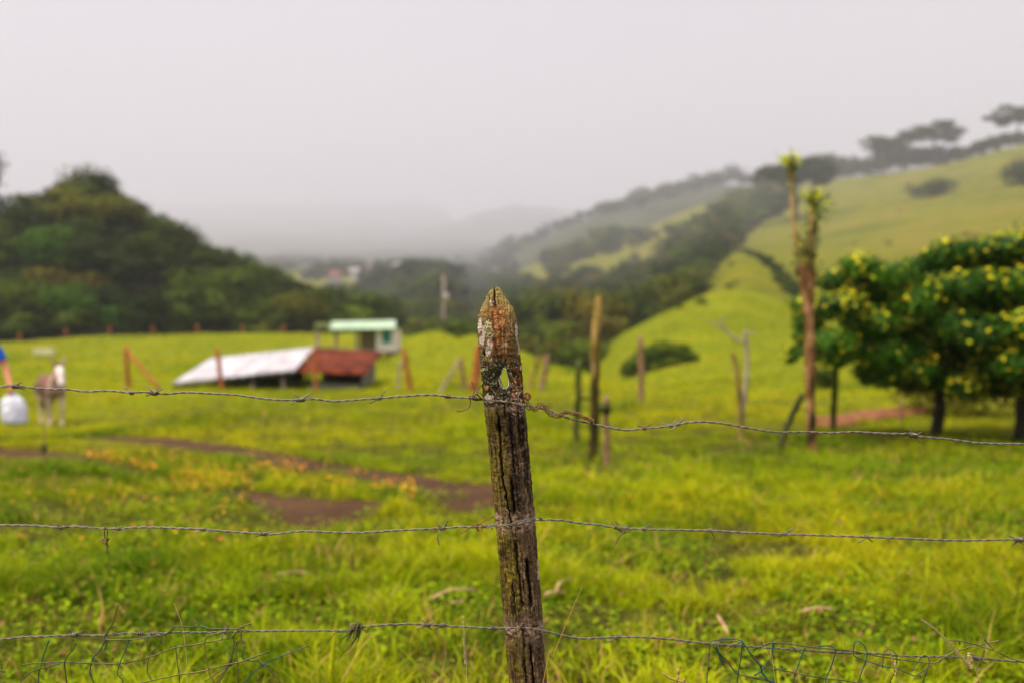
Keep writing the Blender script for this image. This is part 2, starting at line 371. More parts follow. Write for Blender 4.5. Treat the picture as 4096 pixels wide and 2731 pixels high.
for ti, T in enumerate(TR):
    pxx = np.linspace(T[0, 0], T[-1, 0], 170); c = np.interp(pxx, T[:, 0], T[:, 1]); h = np.interp(pxx, T[:, 0], T[:, 2])
    A = []
    for j, s in enumerate(np.linspace(-1, 1, 9)):
        e = 1.15+.5*(fbm(pxx/60, pxx*0+ti*9+(1 if s > 0 else 0), s=41, o=4)-.5)
        x, y = unflat(pxx, c+s*h*e); z = H(x, y)+.012-.02*(abs(s) > .9)
        A.append(np.stack([x, y, z], -1))
    A = np.array(A); n, k = A.shape[:2]; i = np.arange(n*k).reshape(n, k)
    tag(MB().add(A.reshape(-1, 3), np.stack([i[:-1, :-1], i[1:, :-1], i[1:, 1:], i[:-1, 1:]], -1).reshape(-1, 4)).build('dirt_track', m_dirt),
        ['brown wheel rut farther up the pasture', 'brown wheel rut nearer the fence with a wide muddy patch'][ti], 'dirt track', kind='structure')
# red earth bank beside the tree
A = []
pxx = np.linspace(3230, 3720, 60)
for s in np.linspace(-1, 1, 5):
    c = np.interp(pxx, [3230, 3330, 3450, 3600, 3720], [1690, 1688, 1668, 1652, 1650]); h = np.interp(pxx, [3230, 3330, 3500, 3650, 3720], [6, 20, 16, 14, 3])*(1+.4*(fbm(pxx/40, pxx*0+s, s=2)-.5))
    x, y = unflat(pxx, c+s*h); A.append(np.stack([x, y, H(x, y)+.03+.10*(1-s*s)], -1))
A = np.array(A); n, k = A.shape[:2]; i = np.arange(n*k).reshape(n, k)
tag(MB().add(A.reshape(-1, 3), np.stack([i[:-1, :-1], i[1:, :-1], i[1:, 1:], i[:-1, 1:]], -1).reshape(-1, 4)).build('earth_bank',
    simple('red_earth', [(.35, (.09, .035, .014)), (.65, (.22, .075, .028))], 4, bump=.6, bdist=.03)), 'bank of bare red earth beside the round tree', 'earth bank', kind='structure')

# ------------------------------------------------------------------ grass
def blades(N_, y0, y1, wid, hgt, lev, dens_pow=1.0, tmax=.80):
    # positions: uniform on the ground seen between y0 and y1
    u = rng.random(N_); Y = np.sqrt(y0*y0+u*(y1*y1-y0*y0))
    X = rng.uniform(-tmax, tmax, N_)*Y
    cl = fbm(X*3.1, Y*3.1, s=51, o=3); big = fbm(X*.45, Y*.45, s=53, o=3)
    keep = rng.random(N_) < np.clip(.05+3.4*(cl-.38)+.8*(big-.42), .03, 1)
    dm = dirt_mask(X, Y); keep &= rng.random(N_) > dm*1.22-.02
    bare = sstep(.54, .66, fbm(X*.9+7, Y*.9, s=57, o=3)); keep &= rng.random(N_) > bare*.85
    X, Y, cl, big = X[keep], Y[keep], cl[keep], big[keep]; n = len(X)
    Z = H(X, Y)-.005
    h = hgt*(.3+.9*rng.random(n))*(.05+2.1*np.clip(cl, .3, .8))*(.4+1.2*big)
    h *= 1+1.0*(rng.random(n) < .05)
    h *= 1-.75*np.maximum(dirt_mask(X, Y+.3, 1.5), dirt_mask(X, Y+.7, 1.3))
    az = rng.uniform(0, 2*math.pi, n); la = az+rng.normal(0, .6, n)
    lean = h*rng.uniform(.15, 1.25, n)
    w = wid*(.6+.8*rng.random(n))
    sx, sy = np.cos(az+math.pi/2), np.sin(az+math.pi/2)
    t = np.linspace(0, 1, lev+1)
    V = np.zeros((n, 2*lev+1, 3))
    for i, tt in enumerate(t):
        cx = X+np.cos(la)*lean*tt**1.8; cy = Y+np.sin(la)*lean*tt**1.8; cz = Z+h*(tt-.25*tt*tt)
        if i < lev:
            ww = w*(1-tt**2)*.5
            V[:, 2*i] = np.stack([cx-sx*ww, cy-sy*ww, cz], -1); V[:, 2*i+1] = np.stack([cx+sx*ww, cy+sy*ww, cz], -1)
        else: V[:, 2*lev] = np.stack([cx, cy, cz], -1)
    base = (np.arange(n)*(2*lev+1))[:, None]
    Q = np.concatenate([base+np.array([[2*i, 2*i+1, 2*i+3, 2*i+2]]) for i in range(lev-1)], 0) if lev > 1 else np.zeros((0, 4), int)
    T = base+np.array([[2*lev-2, 2*lev-1, 2*lev]])
    # pigment per blade: green, lime, olive, straw
    g = np.array([.045, .11, .002]); li = np.array([.285, .33, .003]); ye = np.array([.44, .39, .006]); st = np.array([.48, .28, .08])
    k = np.clip(rng.normal(.5, .28, n)+2.6*(fbm(X*1.3, Y*1.3, s=61, o=3)-.5)+1.6*(fbm(X*.22, Y*.14, s=63, o=2)-.5), 0, 1)[:, None]
    C = g*(1-k)+li*k
    k2 = np.clip(rng.normal(.15, .25, n)+2.4*(fbm(X*.35, Y*.28, s=67, o=3)-.46), 0, .8)[:, None]; C = C*(1-k2)+ye*k2
    m_ = (rng.random(n) < .035+.10*sstep(.5, .7, fbm(X*.9+7, Y*.9, s=57, o=3)))[:, None]; C = np.where(m_, st*(.6+.6*rng.random((n, 1))), C)
    C = C*(.8+.4*rng.random((n, 1)))
    return V.reshape(-1, 3), [Q, T], np.repeat(C, 2*lev+1, 0)
gb = MB()
for a in ((275000, 2.9, 6.5, .0075, .105, 3), (230000, 6.5, 11, .010, .080, 3), (190000, 11, 20, .015, .075, 2), (180000, 20, 46, .030, .085, 2), (150000, 46, 112, .075, .15, 1)):
    gb.add(*blades(*a))
# broad ground-cover leaves between the blades
n = 150000
Yc = np.sqrt(2.9**2+rng.random(n)*(12**2-2.9**2)); Xc = rng.uniform(-.66, .66, n)*Yc
kp = (rng.random(n) > dirt_mask(Xc, Yc)*1.1) & (rng.random(n) < np.clip(3.2*(fbm(Xc*1.1+3, Yc*1.1, s=71, o=3)-.36), 0.05, 1)); Xc, Yc = Xc[kp], Yc[kp]; n = len(Xc)
Zc = H(Xc, Yc)+rng.uniform(.008, .075, n)
a1 = rng.uniform(0, 6.283, n); s1 = rng.uniform(.009, .026, n); ti = rng.uniform(-.5, .5, (n, 2))
def leafquads(Cn, U, Wv, s, c):
    V = np.stack([Cn-U*s, Cn-Wv*s*.6, Cn+U*s, Cn+Wv*s*.6], 1)
    return V.reshape(-1, 3), (np.arange(len(Cn))*4)[:, None]+np.array([[0, 1, 2, 3]]), np.repeat(c, 4, 0)
U = np.stack([np.cos(a1), np.sin(a1), ti[:, 0]], -1); Wv = np.stack([-np.sin(a1), np.cos(a1), ti[:, 1]], -1)
k = rng.random((n, 1)); c = np.array([.035, .09, .003])*(1-k)+np.array([.24, .31, .006])*k
c = np.where(rng.random((n, 1)) < .03, np.array([.24, .12, .05]), c)
gb.add(*leafquads(np.stack([Xc, Yc, Zc], -1), U, Wv, s1[:, None], c))
m_grass = colmat('grass_blades', rough=.8, trans=.35, spec=.03)
tag(gb.build('grass', m_grass, smooth=False, col=True), 'uneven lime green pasture grass', 'grass', kind='stuff')

# marigold-like flowers along the ruts
fb = MB()
def flowers(n, px0, px1, pyc, hh, orange):
    px = rng.uniform(px0, px1, n); c = np.interp(px, [a for a, b in pyc], [b for a, b in pyc]); py = c+rng.normal(0, hh, n)
    x, y = unflat(px, py)
    kp = fbm(x*1.6, y*1.6, s=81, o=2) > .36; x, y = x[kp], y[kp]
    for xx, yy, zz in zip(x, y, H(x, y)):
        p = np.array([xx, yy, zz+rng.uniform(.08, .17)]); r = rng.uniform(.008, .015); q = rng.uniform(0, 6)
        c = np.array([.80, .21, .006]) if rng.random() < orange else np.array([.80, .40, .008])
        k = 8; a = q+np.arange(k)*2*math.pi/k; rr = r*np.where(np.arange(k) % 2, 1, .62)
        tl = rng.uniform(-.6, .1)
        ring = np.stack([rr*np.cos(a), rr*np.sin(a), rr*np.sin(a)*-tl+.003], -1)+p
        fb.add(np.vstack([ring, p]), np.array([[i, (i+1) % k, k] for i in range(k)]), c)
        fb.tube([[xx, yy, zz], [xx, yy, p[2]]], .0015, 3, c=(.10, .16, .02), caps=False)
flowers(397, 1000, 1660, [(1000, 1880), (1200, 1925), (1400, 1955), (1660, 1990)], 20, .35)
flowers(303, 680, 1010, [(680, 1965), (850, 1960), (1010, 1985)], 22, .45)
flowers(189, 340, 620, [(340, 1850), (620, 1905)], 10, .5)
flowers(141, 560, 1000, [(560, 1850), (1000, 1905)], 14, .2)
flowers(130, 40, 1000, [(0, 2050), (1000, 2080)], 90, .3)
flowers(50, 2200, 4000, [(2200, 1990), (4000, 2000)], 80, .2)
tag(fb.build('wildflowers', colmat('flower_petals', .6, .3), smooth=False, col=True), 'yellow and orange wildflowers along the wheel ruts', 'flowers', kind='stuff')

# ------------------------------------------------------------------ foliage
TONES = {'dark': ((.005, .013, .001), (.065, .09, .004)), 'mid': ((.010, .024, .002), (.115, .155, .005)),
         'bright': ((.018, .05, .002), (.10, .19, .005)), 'rust': ((.035, .028, .004), (.16, .125, .008)),
         'olive': ((.020, .026, .003), (.19, .18, .010)), 'glossy': ((.004, .020, .001), (.055, .14, .004))}
def crown(w, h, nl, nleaf, leaf, tone, flat=0.0, yellow=0.0, seed=0, lobr=(.28, .42), bottom=-.5, lobes=None):
    """leaf quads spread through several lobes; origin at the crown's middle"""
    r = np.random.default_rng(seed+1000)
    L = r.normal(0, 1, (nl, 3)); L /= np.linalg.norm(L, axis=1)[:, None]
    L *= (r.random((nl, 1))**.4)*np.array([w/2, w/2, h/2])*.72
    L[:, 2] = np.maximum(L[:, 2], bottom*h*.72)
    lr = r.uniform(*lobr, nl)*min(w, h*1.4)
    if lobes is not None: L = np.array(lobes[0]); lr = np.array(lobes[1]); nl = len(L)
    k = r.choice(nl, nleaf, p=lr**2/(lr**2).sum()); dd = r.normal(0, 1, (nleaf, 3)); dd /= np.linalg.norm(dd, axis=1)[:, None]
    rad = (r.random((nleaf, 1))**.26)
    sq = np.array([1.15, 1.15, .75-flat*.35])
    C = L[k]+dd*lr[k][:, None]*rad*sq*(r.normal(1, .14, (nleaf, 1)) if lobes is not None else 1)
    n = dd*1.25+r.normal(0, .42, (nleaf, 3))+np.array([0, 0, .30]); n /= np.linalg.norm(n, axis=1)[:, None]
    a = np.cross(n, r.normal(0, 1, (nleaf, 3))); a /= np.linalg.norm(a, axis=1)[:, None]; b = np.cross(n, a)
    s = leaf*r.uniform(.6, 1.3, (nleaf, 1))
    ta, tb = map(np.array, TONES[tone])
    f = np.clip(.40*r.random((nleaf, 1))+.60*(r.random(nl)[k][:, None]), 0, 1)*(1 if lobes is not None else r.uniform(.45, 1.0))
    c = ta*(1-f)+tb*f
    if yellow:  # yellow young leaves, also painting highlights onto the lobe tops
        top = sstep(.72, .98, rad[:, 0])*(.35+.65*sstep(-.2, .7, dd[:, 2]))
        cl = sstep(.50, .66, fbm(C[:, 0]*5, C[:, 1]*5, C[:, 2]*5, s=seed, o=2))
        m_ = (r.random(nleaf) < yellow*top*(.12+1.2*cl))[:, None]
        yq = r.random((nleaf, 1)); c = np.where(m_, (np.array([.24, .31, .006])*(1-yq)+np.array([.60, .46, .008])*yq)*(.7+.6*r.random((nleaf, 1))), c)
    V = np.stack([C-a*s, C-b*s*.55, C+a*s, C+b*s*.55], 1).reshape(-1, 3)
    return V, (np.arange(nleaf)*4)[:, None]+np.array([[0, 1, 2, 3]]), np.repeat(c, 4, 0)
m_fol = colmat('leaves', rough=.75, trans=.2, spec=.06)
m_gloss = colmat('glossy_leaves', rough=.55, trans=.15, spec=.10)
m_bark = simple('bark', [(.3, (.035, .026, .018)), (.7, (.12, .085, .055))], 14, (1, 1, .25), bump=.7, bdist=.02)
m_barkd = simple('dark_bark', [(.3, (.015, .013, .010)), (.7, (.055, .045, .03))], 14, (1, 1, .25), bump=.7, bdist=.02)
def limbs(b, base, top, r0, w, n, seed):
    r = np.random.default_rng(seed)
    mid = base+(top-base)*.5+r.normal(0, .03, 3)*np.linalg.norm(top-base)
    b.tube(crom([base-np.array([0, 0, .15]), mid, top], 5), np.linspace(r0*1.15, r0*.6, 11), 9, jit=.07)
    for i in range(n):
        a = i*2*math.pi/n+r.uniform(-.4, .4); e = top+np.array([math.cos(a)*w*.36, math.sin(a)*w*.36, r.uniform(.25, .6)*w*.45])
        s = base+(top-base)*r.uniform(.8, 1); m2 = (s+e)/2+np.array([0, 0, -.04*w])
        b.tube(crom([s, m2, e], 4), np.linspace(r0*.5, r0*.12, 9), 6, jit=.06)
def tree(name, label, cat, px, Y, height, w, tone, nleaf=1400, leaf=.34, flat=0., group=None, seed=1, trunk=.35, r0=None, xy=None, nl=14, matl=None, yellow=0, lobr=(.28, .42), bark=None):
    x, y = xy if xy else ((px-CX)/F0*Y, Y); z = h1(x, y)
    e = empty(name, (x, y, z), label, cat, group)
    hc = height*(1-trunk)*1.05; cz = z+height-hc/2
    V, F, C = crown(w, hc, nl, nleaf, leaf, tone, flat, seed=seed, yellow=yellow, lobr=lobr)
    cc = np.array([x, y, cz])
    b = MB(); limbs(b, np.array([x, y, z-.05]), np.array([x, y, cz-hc*.25]), r0 or height*.022, w, 5, seed)
    b.build('trunk', bark or m_bark, e, (x, y, z))
    MB().add(V+cc, F, C).build('crown', matl or m_fol, e, cc, smooth=False, col=True)
    return e
# the wooded hill on the left and the woodland over the crest: one mass each
def scatter(name, label, spots, leaf_scale=1.0):
    b = MB()
    for i, (x, y, hh, w, tone, nleaf, leaf, flat) in enumerate(spots):
        z = h1(x, y)
        V, F, C = crown(w, hh*.85, int(rng.integers(5, 9)), nleaf, leaf, tone, flat, seed=i*7+len(name), lobr=(.22, .36))
        b.add(V+np.array([x, y, z+hh*.52]), F, C)
        if hh > 5: b.tube([[x, y, z-.4], [x, y, z+hh*.45]], [hh*.025, hh*.015], 5, c=(.07, .05, .03), caps=False)
    return tag(b.build(name, m_fol, smooth=False, col=True), label, 'woodland', kind='stuff')
rng = np.random.default_rng(21)
sp_ = []
tn = ['dark', 'dark', 'mid', 'dark', 'olive', 'rust', 'dark', 'mid', 'dark', 'bright', 'dark', 'mid']
Yr = 113.0
while Yr < 186:
    px = -1500+rng.uniform(0, 150)
    while px < 1760:
        Yt = Yr+rng.uniform(-2.2, 2.2)
        hh = rng.uniform(5.6, 9.6)*np.interp(px, [900, 1200, 1700], [1, .85, .8])
        if Yr < 121: hh *= .62
        t = tn[int(rng.integers(0, 12))]
        x = (px-CX)/F0*Yt
        sp_.append((x, Yt, hh, hh*rng.uniform(.95, 1.5), t, 1150, .27+.0005*Yt, rng.uniform(.5, 1)))
        px += rng.uniform(.7, 1.3)*7.2/Yr*F0
    Yr += 6.0
for px, Yt, hh, w, t in ((285, 155, 8.6, 8, 'dark'), (325, 152, 9.2, 7, 'mid'), (400, 154, 9.0, 8, 'dark'), (455, 155, 8.4, 8, 'mid'), (520, 155, 8.2, 8, 'dark'), (215, 156, 7.6, 8, 'dark'), (590, 155, 8.0, 8, 'dark'), (660, 155, 7.8, 7, 'mid'), (730, 155, 7.6, 7, 'dark'), (800, 155, 7.4, 7, 'dark'), (870, 155, 7.2, 7, 'olive')):
    sp_.append(((px-CX)/F0*Yt, Yt, hh, w, t, 1300, .33, .6))
scatter('hillside_forest', 'dense dark mixed forest covering the steep hill on the left', sp_)
sp_ = []
for _ in range(1500):
    px = rng.uniform(1330, 2960); Yt = math.exp(rng.uniform(math.log(95), math.log(340)))
    cr = np.interp(px, [1330, 1600, 1750, 1920, 2080, 2350, 2450, 2600, 2750, 2900, 2960], [130, 118, 104, 92, 80, 96, 118, 124, 134, 215, 240])
    if Yt < cr+4 or (px < 1760 and Yt < 186): continue
    if rng.random() < sstep(190, 330, Yt)*.82: continue
    if len(sp_) >= 560: break
    x = (px-CX)/F0*Yt
    Yt = dst(Yt) if px > 1920 else Yt; x = (px-CX)/F0*Yt
    if any(abs(x-q[0]) < 2.6 and abs(Yt-q[1]) < 3.5 for q in sp_): continue
    hh = rng.uniform(4, 8.5)
    t = ['dark', 'dark', 'mid', 'olive', 'dark', 'rust', 'mid', 'dark'][int(rng.integers(0, 8))]
    if t == 'rust' and rng.random() < .5: t = 'olive'
    if px < 2000: hh *= 1.1
    hh *= 1+1.0*float(sstep(150, 600, Yt))
    sp_.append((x, Yt, hh, hh*rng.uniform(1.0, 1.7), t, 560, .34+.0009*Yt, rng.uniform(.2, 1)))
scatter('valley_woodland', 'dark woodland filling the valley between the pasture crest and the grassy ridge', sp_)
sp_ = []
for _ in range(1700):
    px = rng.uniform(1500, 3150); Yt = rng.uniform(300, 680)
    lim = np.interp(px, [1500, 2080, 2600, 2950, 3150], [700, 740, 680, 600, 520])
    x = (px-CX)/F0*Yt
    if Yt > lim or fbm(np.array([x/38.]), np.array([Yt/60.]), s=91, o=3)[0] < .54: continue
    hh = rng.uniform(4, 8)
    if px > 1920: Yt = dst(Yt); hh *= rng.uniform(1.6, 3.4)
    x = (px-CX)/F0*Yt
    sp_.append((x, Yt, hh, hh*rng.uniform(1.1, 2.0), ['dark', 'mid', 'olive'][int(rng.integers(0, 3))], 190, 2.4, .6))
for px in np.arange(2180, 3400, 26):                     # scrub along the skyline
    Yt = np.interp(px, [2180, 2350, 2600, 2950, 3300, 3400], [700, 640, 680, 610, 455, 440])+rng.uniform(-14, 4); Yt = dst(Yt)
    hh = 3.1*rng.uniform(3.5, 8.5)*(1.5 if 2780 < px < 2960 or 3050 < px < 3330 else 1)*(1.2 if 2480 < px < 2640 else 1); sp_.append(((px-CX)/F0*Yt, Yt, hh, hh*2.2, 'dark', 300, 2.7, .8))
for px in np.arange(3390, 4500, 22):
    Yt = np.interp(px, [3300, 3700, 4096, 4500], [452, 402, 374, 374])+rng.uniform(-10, 3); Yt = dst(Yt)
    hh = 3.1*rng.uniform(2.8, 6)*(1.7 if px < 3800 else 1); sp_.append(((px-CX)/F0*Yt, Yt, hh, hh*2.4, 'dark', 260, 2.2, .8))
for _ in range(34):                                    # low shrubs and rushes dotted over the grassy ridge
    px = rng.uniform(2650, 4300); Yt = math.exp(rng.uniform(math.log(100), math.log(330)))
    if px < np.interp(Yt, [60, 110, 250], [2500, 2680, 2980]): continue
    Yt = dst(Yt); k_ = 1+Yt/260; hh = rng.uniform(.35, 1.1)*k_; sp_.append(((px-CX)/F0*Yt, Yt, hh, hh*rng.uniform(1.5, 3), ['dark', 'mid', 'olive'][int(rng.integers(0, 3))], 70, .13*k_, .6))
scatter('hillside_scrub', 'hazy scrub scattered over the upper slopes and skyline', sp_)
sp_ = []                                                 # far slope cover
for _ in range(1000):
    px = rng.uniform(700, 2050); Yt = rng.uniform(620, 2600); x = (px-CX)/F0*Yt
    if fbm(np.array([x/90.]), np.array([Yt/130.]), s=95, o=3)[0] < .48: continue
    sp_.append((x, Yt, rng.uniform(8, 16), rng.uniform(16, 50), 'dark', 90, 3.5, .8))
scatter('far_woodland', 'faint woods low on the far misty mountain', sp_)
# dark line of bushes climbing the grassy ridge
hb = MB()
for q in np.linspace(0, 1, 46):
    px = 2905+q*275; Yt = dst(np.interp(q, [0, .4, 1], [235, 190, 128]))
    x = (px-CX)/F0*Yt; z = h1(x, Yt); V, F, C = crown(3.8, 1.5, 4, 120, .35, 'dark', 0, seed=int(q*900)); hb.add(V+np.array([x, Yt, z+.5]), F, C)
tag(hb.build('hedge', m_fol, smooth=False, col=True), 'thin dark hedge climbing the grassy ridge', 'hedge')

# single trees one can tell apart
LT = [('round_tree', 'tallest tree, bushy and olive brown, peaking above the left forest', 357, 156, 10.5, 7.0, 'olive', 0),
      ('round_tree', 'olive brown spreading tree just below the tallest hilltop tree', 440, 146, 7.5, 11, 'olive', .8),
      ('round_tree', 'bright green broad tree halfway up the left forest', 195, 134, 8, 9, 'bright', .2),
      ('round_tree', 'tall bright green tree near the foot of the left forest', 290, 116, 7.5, 5.2, 'bright', 0),
      ('round_tree', 'wide olive tree on the shoulder of the left forest', 640, 150, 7, 10, 'olive', .9),
      ('round_tree', 'dark domed tree in the left foot of the forest', 60, 119, 8.5, 9, 'mid', .2),
      ('round_tree', 'small dark pointed tree on the sloping skyline of the left forest', 1040, 156, 7, 3.5, 'mid', 0),
      ('round_tree', 'yellowish tree at the thin end of the left forest, behind the green hut', 1190, 121, 6.5, 5.5, 'olive', .3)]
for i, (nm, lb, px, Y, hh, w, tone, fl) in enumerate(LT):
    tree(nm, lb, 'tree', px, Y, hh, w, tone, 2600, .32, fl, 'trees of the left forest', 40+i, trunk=.25)
RT = [('umbrella_tree', 'large dark flat topped tree on the ridge behind the pollard', 3190, dst(300), 44, 74, 'dark', 1., 3600),
      ('umbrella_tree', 'hazy umbrella tree spreading along the skyline, left one of the pair', 3535, dst(398), 42, 66, 'dark', 1., 3000),
      ('umbrella_tree', 'hazy umbrella tree leaning right on the skyline beside the other', 3740, dst(390), 46, 88, 'dark', 1., 3400),
      ('umbrella_tree', 'hazy umbrella tree highest on the right skyline', 4075, dst(372), 41, 76, 'dark', 1., 3200)]
for i, (nm, lb, px, Y, hh, w, tone, fl, nn) in enumerate(RT):
    tree(nm, lb, 'tree', px, Y, hh, w, tone, nn, 1.5, fl, 'flat topped trees on the right ridge', 60+i, trunk=.5, lobr=(.15, .26), nl=34, r0=1.0)
tree('round_tree', 'dark rounded tree at the very top of the narrow grassy ridge', 'tree', 2905, dst(232), 22, 20, 'dark', 900, .45, .2, None, 81, trunk=.2)
tree('round_tree', 'narrow dark tree left of the ridge top among valley woods', 'tree', 2835, dst(330), 28, 23, 'dark', 900, .45, .2, None, 82, trunk=.2)
tree('hilltop_tree', 'dark tree cut by the left edge of the frame above the forest', 'tree', -60, 158, 15, 8, 'dark', 700, .4, .5, None, 83, trunk=.55)
def bush(name, label, px, Y, w, hh, tone, seed, nleaf=900, leaf=.16, cat='bush'):
    x = (px-CX)/F0*Y; z = h1(x, Y); V, F, C = crown(w, hh, 9, nleaf, leaf, tone, .2, seed=seed)
    o = MB().add(V+np.array([x, Y, z+hh*.42]), F, C).build(name, m_fol, None, (x, Y, z), smooth=False, col=True)
    return tag(o, label, cat)
Yb = 62.; cb_ = P(2640, 1450, Yb); r_ = np.random.default_rng(5)
lb_ = [(2520, 1482, 34), (2555, 1450, 44), (2600, 1420, 48), (2650, 1395, 46), (2705, 1400, 40), (2745, 1425, 36), (2775, 1448, 22), (2620, 1470, 50), (2680, 1450, 50), (2735, 1465, 34), (2570, 1492, 34), (2660, 1490, 44)]
V, F, C = crown(3, 2, 1, 7000, .17, 'mid', .2, seed=5, lobes=([P(a, b_, Yb)-cb_+np.array([0, q, 0]) for a, b_, _ in lb_ for q in (-.8, .5)], [c_/F0*Yb for _, _, c_ in lb_ for q in (0, 1)]))
o = MB().add(V+cb_, F, C).build('bush', m_fol, None, ((2640-CX)/F0*Yb, Yb, h1((2640-CX)/F0*Yb, Yb)), smooth=False, col=True)
tag(o, 'dark spreading bush at the foot of the grassy ridge', 'bush')
bush('bush', 'lone rounded bush on the hazy upper hillside', 3725, dst(285), 30, 15, 'dark', 6, 1400, .95)
bush('bush', 'dark bush on the upper hillside by the right edge', 4095, dst(262), 22, 16, 'dark', 7, 1400, .95)
bush('bush', 'small dark bush behind the foot of the pollard', 3290, 33, 1.0, .8, 'dark', 8, 500, .09)
dbush = bush('dry_bush', 'dry brown bush behind the two tree trunks', 3880, 19, 3.4, 1.5, 'rust', 11, 5200, .05, 'bush')

# round trees on the right
def near_tree(label, px, Y, lob, seed, nleaf, ctr):
    x = (px-CX)/F0*Y; z = h1(x, Y); r = np.random.default_rng(seed)
    e = empty('broadleaf_tree', (x, Y, z), label, 'tree', 'round broadleaf trees on the right')
    cc = P(ctr[0], ctr[1], Y); L, lr = [], []
    for (a, b_, q) in lob:
        for dy in (-.75, 0, .75):
            L.append(P(a+r.normal(0, 26), b_+r.normal(0, 22), Y)-cc+np.array([0, dy+r.normal(0, .15), 0])); lr.append(q/F0*Y*r.uniform(.9, 1.38))
    V, F, C = crown(3, 2, 0 or 1, nleaf, .040, 'glossy', .1, yellow=.6, seed=seed, lobes=(L, lr))
    b = MB(); limbs(b, np.array([x, Y, z]), np.array([x+.03, Y, P(0, 1500, Y)[2]]), .088, 2.6, 9, seed)
    b.build('trunk', m_barkd, e, (x, Y, z)); MB().add(V+cc, F, C).build('crown', m_gloss, e, cc, smooth=False, col=True)
near_tree('broad dark green tree with yellow leaf tips and painted highlights, its whole trunk visible', 3732, 14.6,
  [(3320, 1135, 62), (3300, 1245, 60), (3420, 1160, 66), (3335, 1345, 62), (3420, 1265, 70), (3530, 1120, 62), (3640, 1075, 66), (3560, 1230, 80), (3470, 1385, 74), (3600, 1340, 84), (3740, 1045, 74), (3850, 1040, 78), (3720, 1190, 88),
   (3740, 1320, 90), (3610, 1470, 74), (3730, 1480, 80), (3850, 1180, 88), (3860, 1330, 88), (3860, 1470, 74), (3300, 1420, 44), (3215, 1385, 26), (3180, 1405, 20), (3520, 1480, 50), (3950, 1260, 80), (3960, 1090, 74)], 3, 64000, (3640, 1270))
near_tree('taller dark green tree cut by the right edge of the frame', 4085, 14.0,
  [(3990, 1010, 70), (4090, 985, 78), (4200, 950, 84), (4330, 960, 84), (4450, 1040, 80), (4040, 1140, 84), (4170, 1120, 92), (4320, 1130, 92), (4470, 1190, 84), (4000, 1300, 84), (4120, 1280, 92), (4270, 1290, 92), (4430, 1330, 86),
   (3990, 1440, 74), (4100, 1440, 86), (4230, 1450, 90), (4370, 1450, 84), (4080, 1540, 60), (4200, 1560, 66)], 4, 56000, (4200, 1260))

# ------------------------------------------------------------------ posts and poles of the pasture
m_rustp = simple('rusty_post_wood', [(.3, (.20, .055, .016)), (.7, (.38, .13, .035))], 9, (1, 1, .3), bump=.5)
def mossy_tall(nt, N):
    v = N('TexCoord').outputs['Object']; z = N('SeparateXYZ', Vector=v).outputs[2]; n_ = noise(N, scaled(N, v, (1, 1, .35)), 9, 5, .7)
    c = ramp(nt, n_, [(.36, (.07, .045, .010)), (.5, (.22, .14, .028)), (.64, (.42, .28, .11))])
    k = ramp(nt, N('Math', _operation='MULTIPLY_ADD', i0=n_, i1=.9, i2=z).outputs[0], [(0.0, (1, 1, 1)), (.9, (1, 1, 1)), (1.0, (.5, .5, .5))])
    kk = N('MapRange', Value=N('Math', _operation='MULTIPLY_ADD', i0=n_, i1=.9, i2=z).outputs[0], i1=1.35, i2=1.9, i3=1.0, i4=0.0).outputs[0]
    c = mixc(N, kk, c, ramp(nt, n_, [(.35, (.012, .012, .004)), (.7, (.10, .07, .015))]))
    return N('BsdfPrincipled', Base__Color=c, Roughness=.85, Specular__IOR__Level=.06, Normal=N('Bump', Strength=.6, Distance=.012, Height=n_).outputs[0]).outputs[0]
m_talls = mat('mossy_wet_foot_wood', mossy_tall)
m_mossy = simple('mossy_wood', [(.3, (.05, .038, .010)), (.5, (.22, .15, .03)), (.75, (.38, .27, .09))], 6, (1, 1, .35), bump=.6, bdist=.015)
m_greyw = simple('grey_wood', [(.3, (.17, .12, .085)), (.7, (.40, .31, .23))], 10, (1, 1, .25), bump=.5)
m_brownw = simple('brown_wood', [(.3, (.12, .06, .03)), (.7, (.33, .19, .10))], 10, (1, 1, .25), bump=.5)
m_darkw = simple('dark_mossy_wood', [(.3, (.012, .014, .005)), (.7, (.07, .065, .02))], 10, (1, 1, .25), bump=.5)
m_greenp = simple('green_algae_wood', [(.3, (.025, .032, .006)), (.7, (.09, .10, .015))], 10, (1, 1, .25), bump=.5)
def post(label, name, pts, Y, w, m, cat='post', group=None, parts=None, down=.12, k=9, taper=.9):
    """a rough pole through photo points (top first) standing at depth Y"""
    p = [P(a, b_, Y) for a, b_ in pts]; x, z = p[-1][0], h1(p[-1][0], Y)
    p[-1] = np.array([x, Y, z]); p.append(np.array([x+(p[-1][0]-p[-2][0])*.05, Y, z-down]))
    c = resample(crom(p[::-1], 8), max(.03, np.linalg.norm(p[0]-p[-1])/24)); n = len(c)
    c[1:-1] += rng.normal(0, w*.05, (n-2, 3))
    r = np.linspace(w/2, w/2*taper, n)*(1+rng.normal(0, .05, n)); r[-1] *= .6
    b = MB().tube(c, r, k, jit=.08)
    if parts:
        e = empty(name, (x, Y, z), label, cat, group)
        b.build('shaft', m, e, (x, Y, z))
        for nm, f, mm in parts: f(MB(), e).build(nm, mm, e, (x, Y, z))
        return e
    return tag(b.build(name, m, None, (x, Y, z)), label, cat, group)
G29 = 'rusty brown posts of the fence in front of the sheds'
def brace_part(B, e): return B.tube([P(512, 1405, 29), P(560, 1462, 28.8), P(622, 1535, 28.3), P(634, 1552, 28.2)], .05, 8, jit=.08)
post('rusty corner post with a diagonal brace left of the white shed roof', 'braced_post', [(503, 1383), (508, 1470), (515, 1557)], 29, .14, m_rustp, 'post', G29, [('brace', brace_part, m_rustp)])
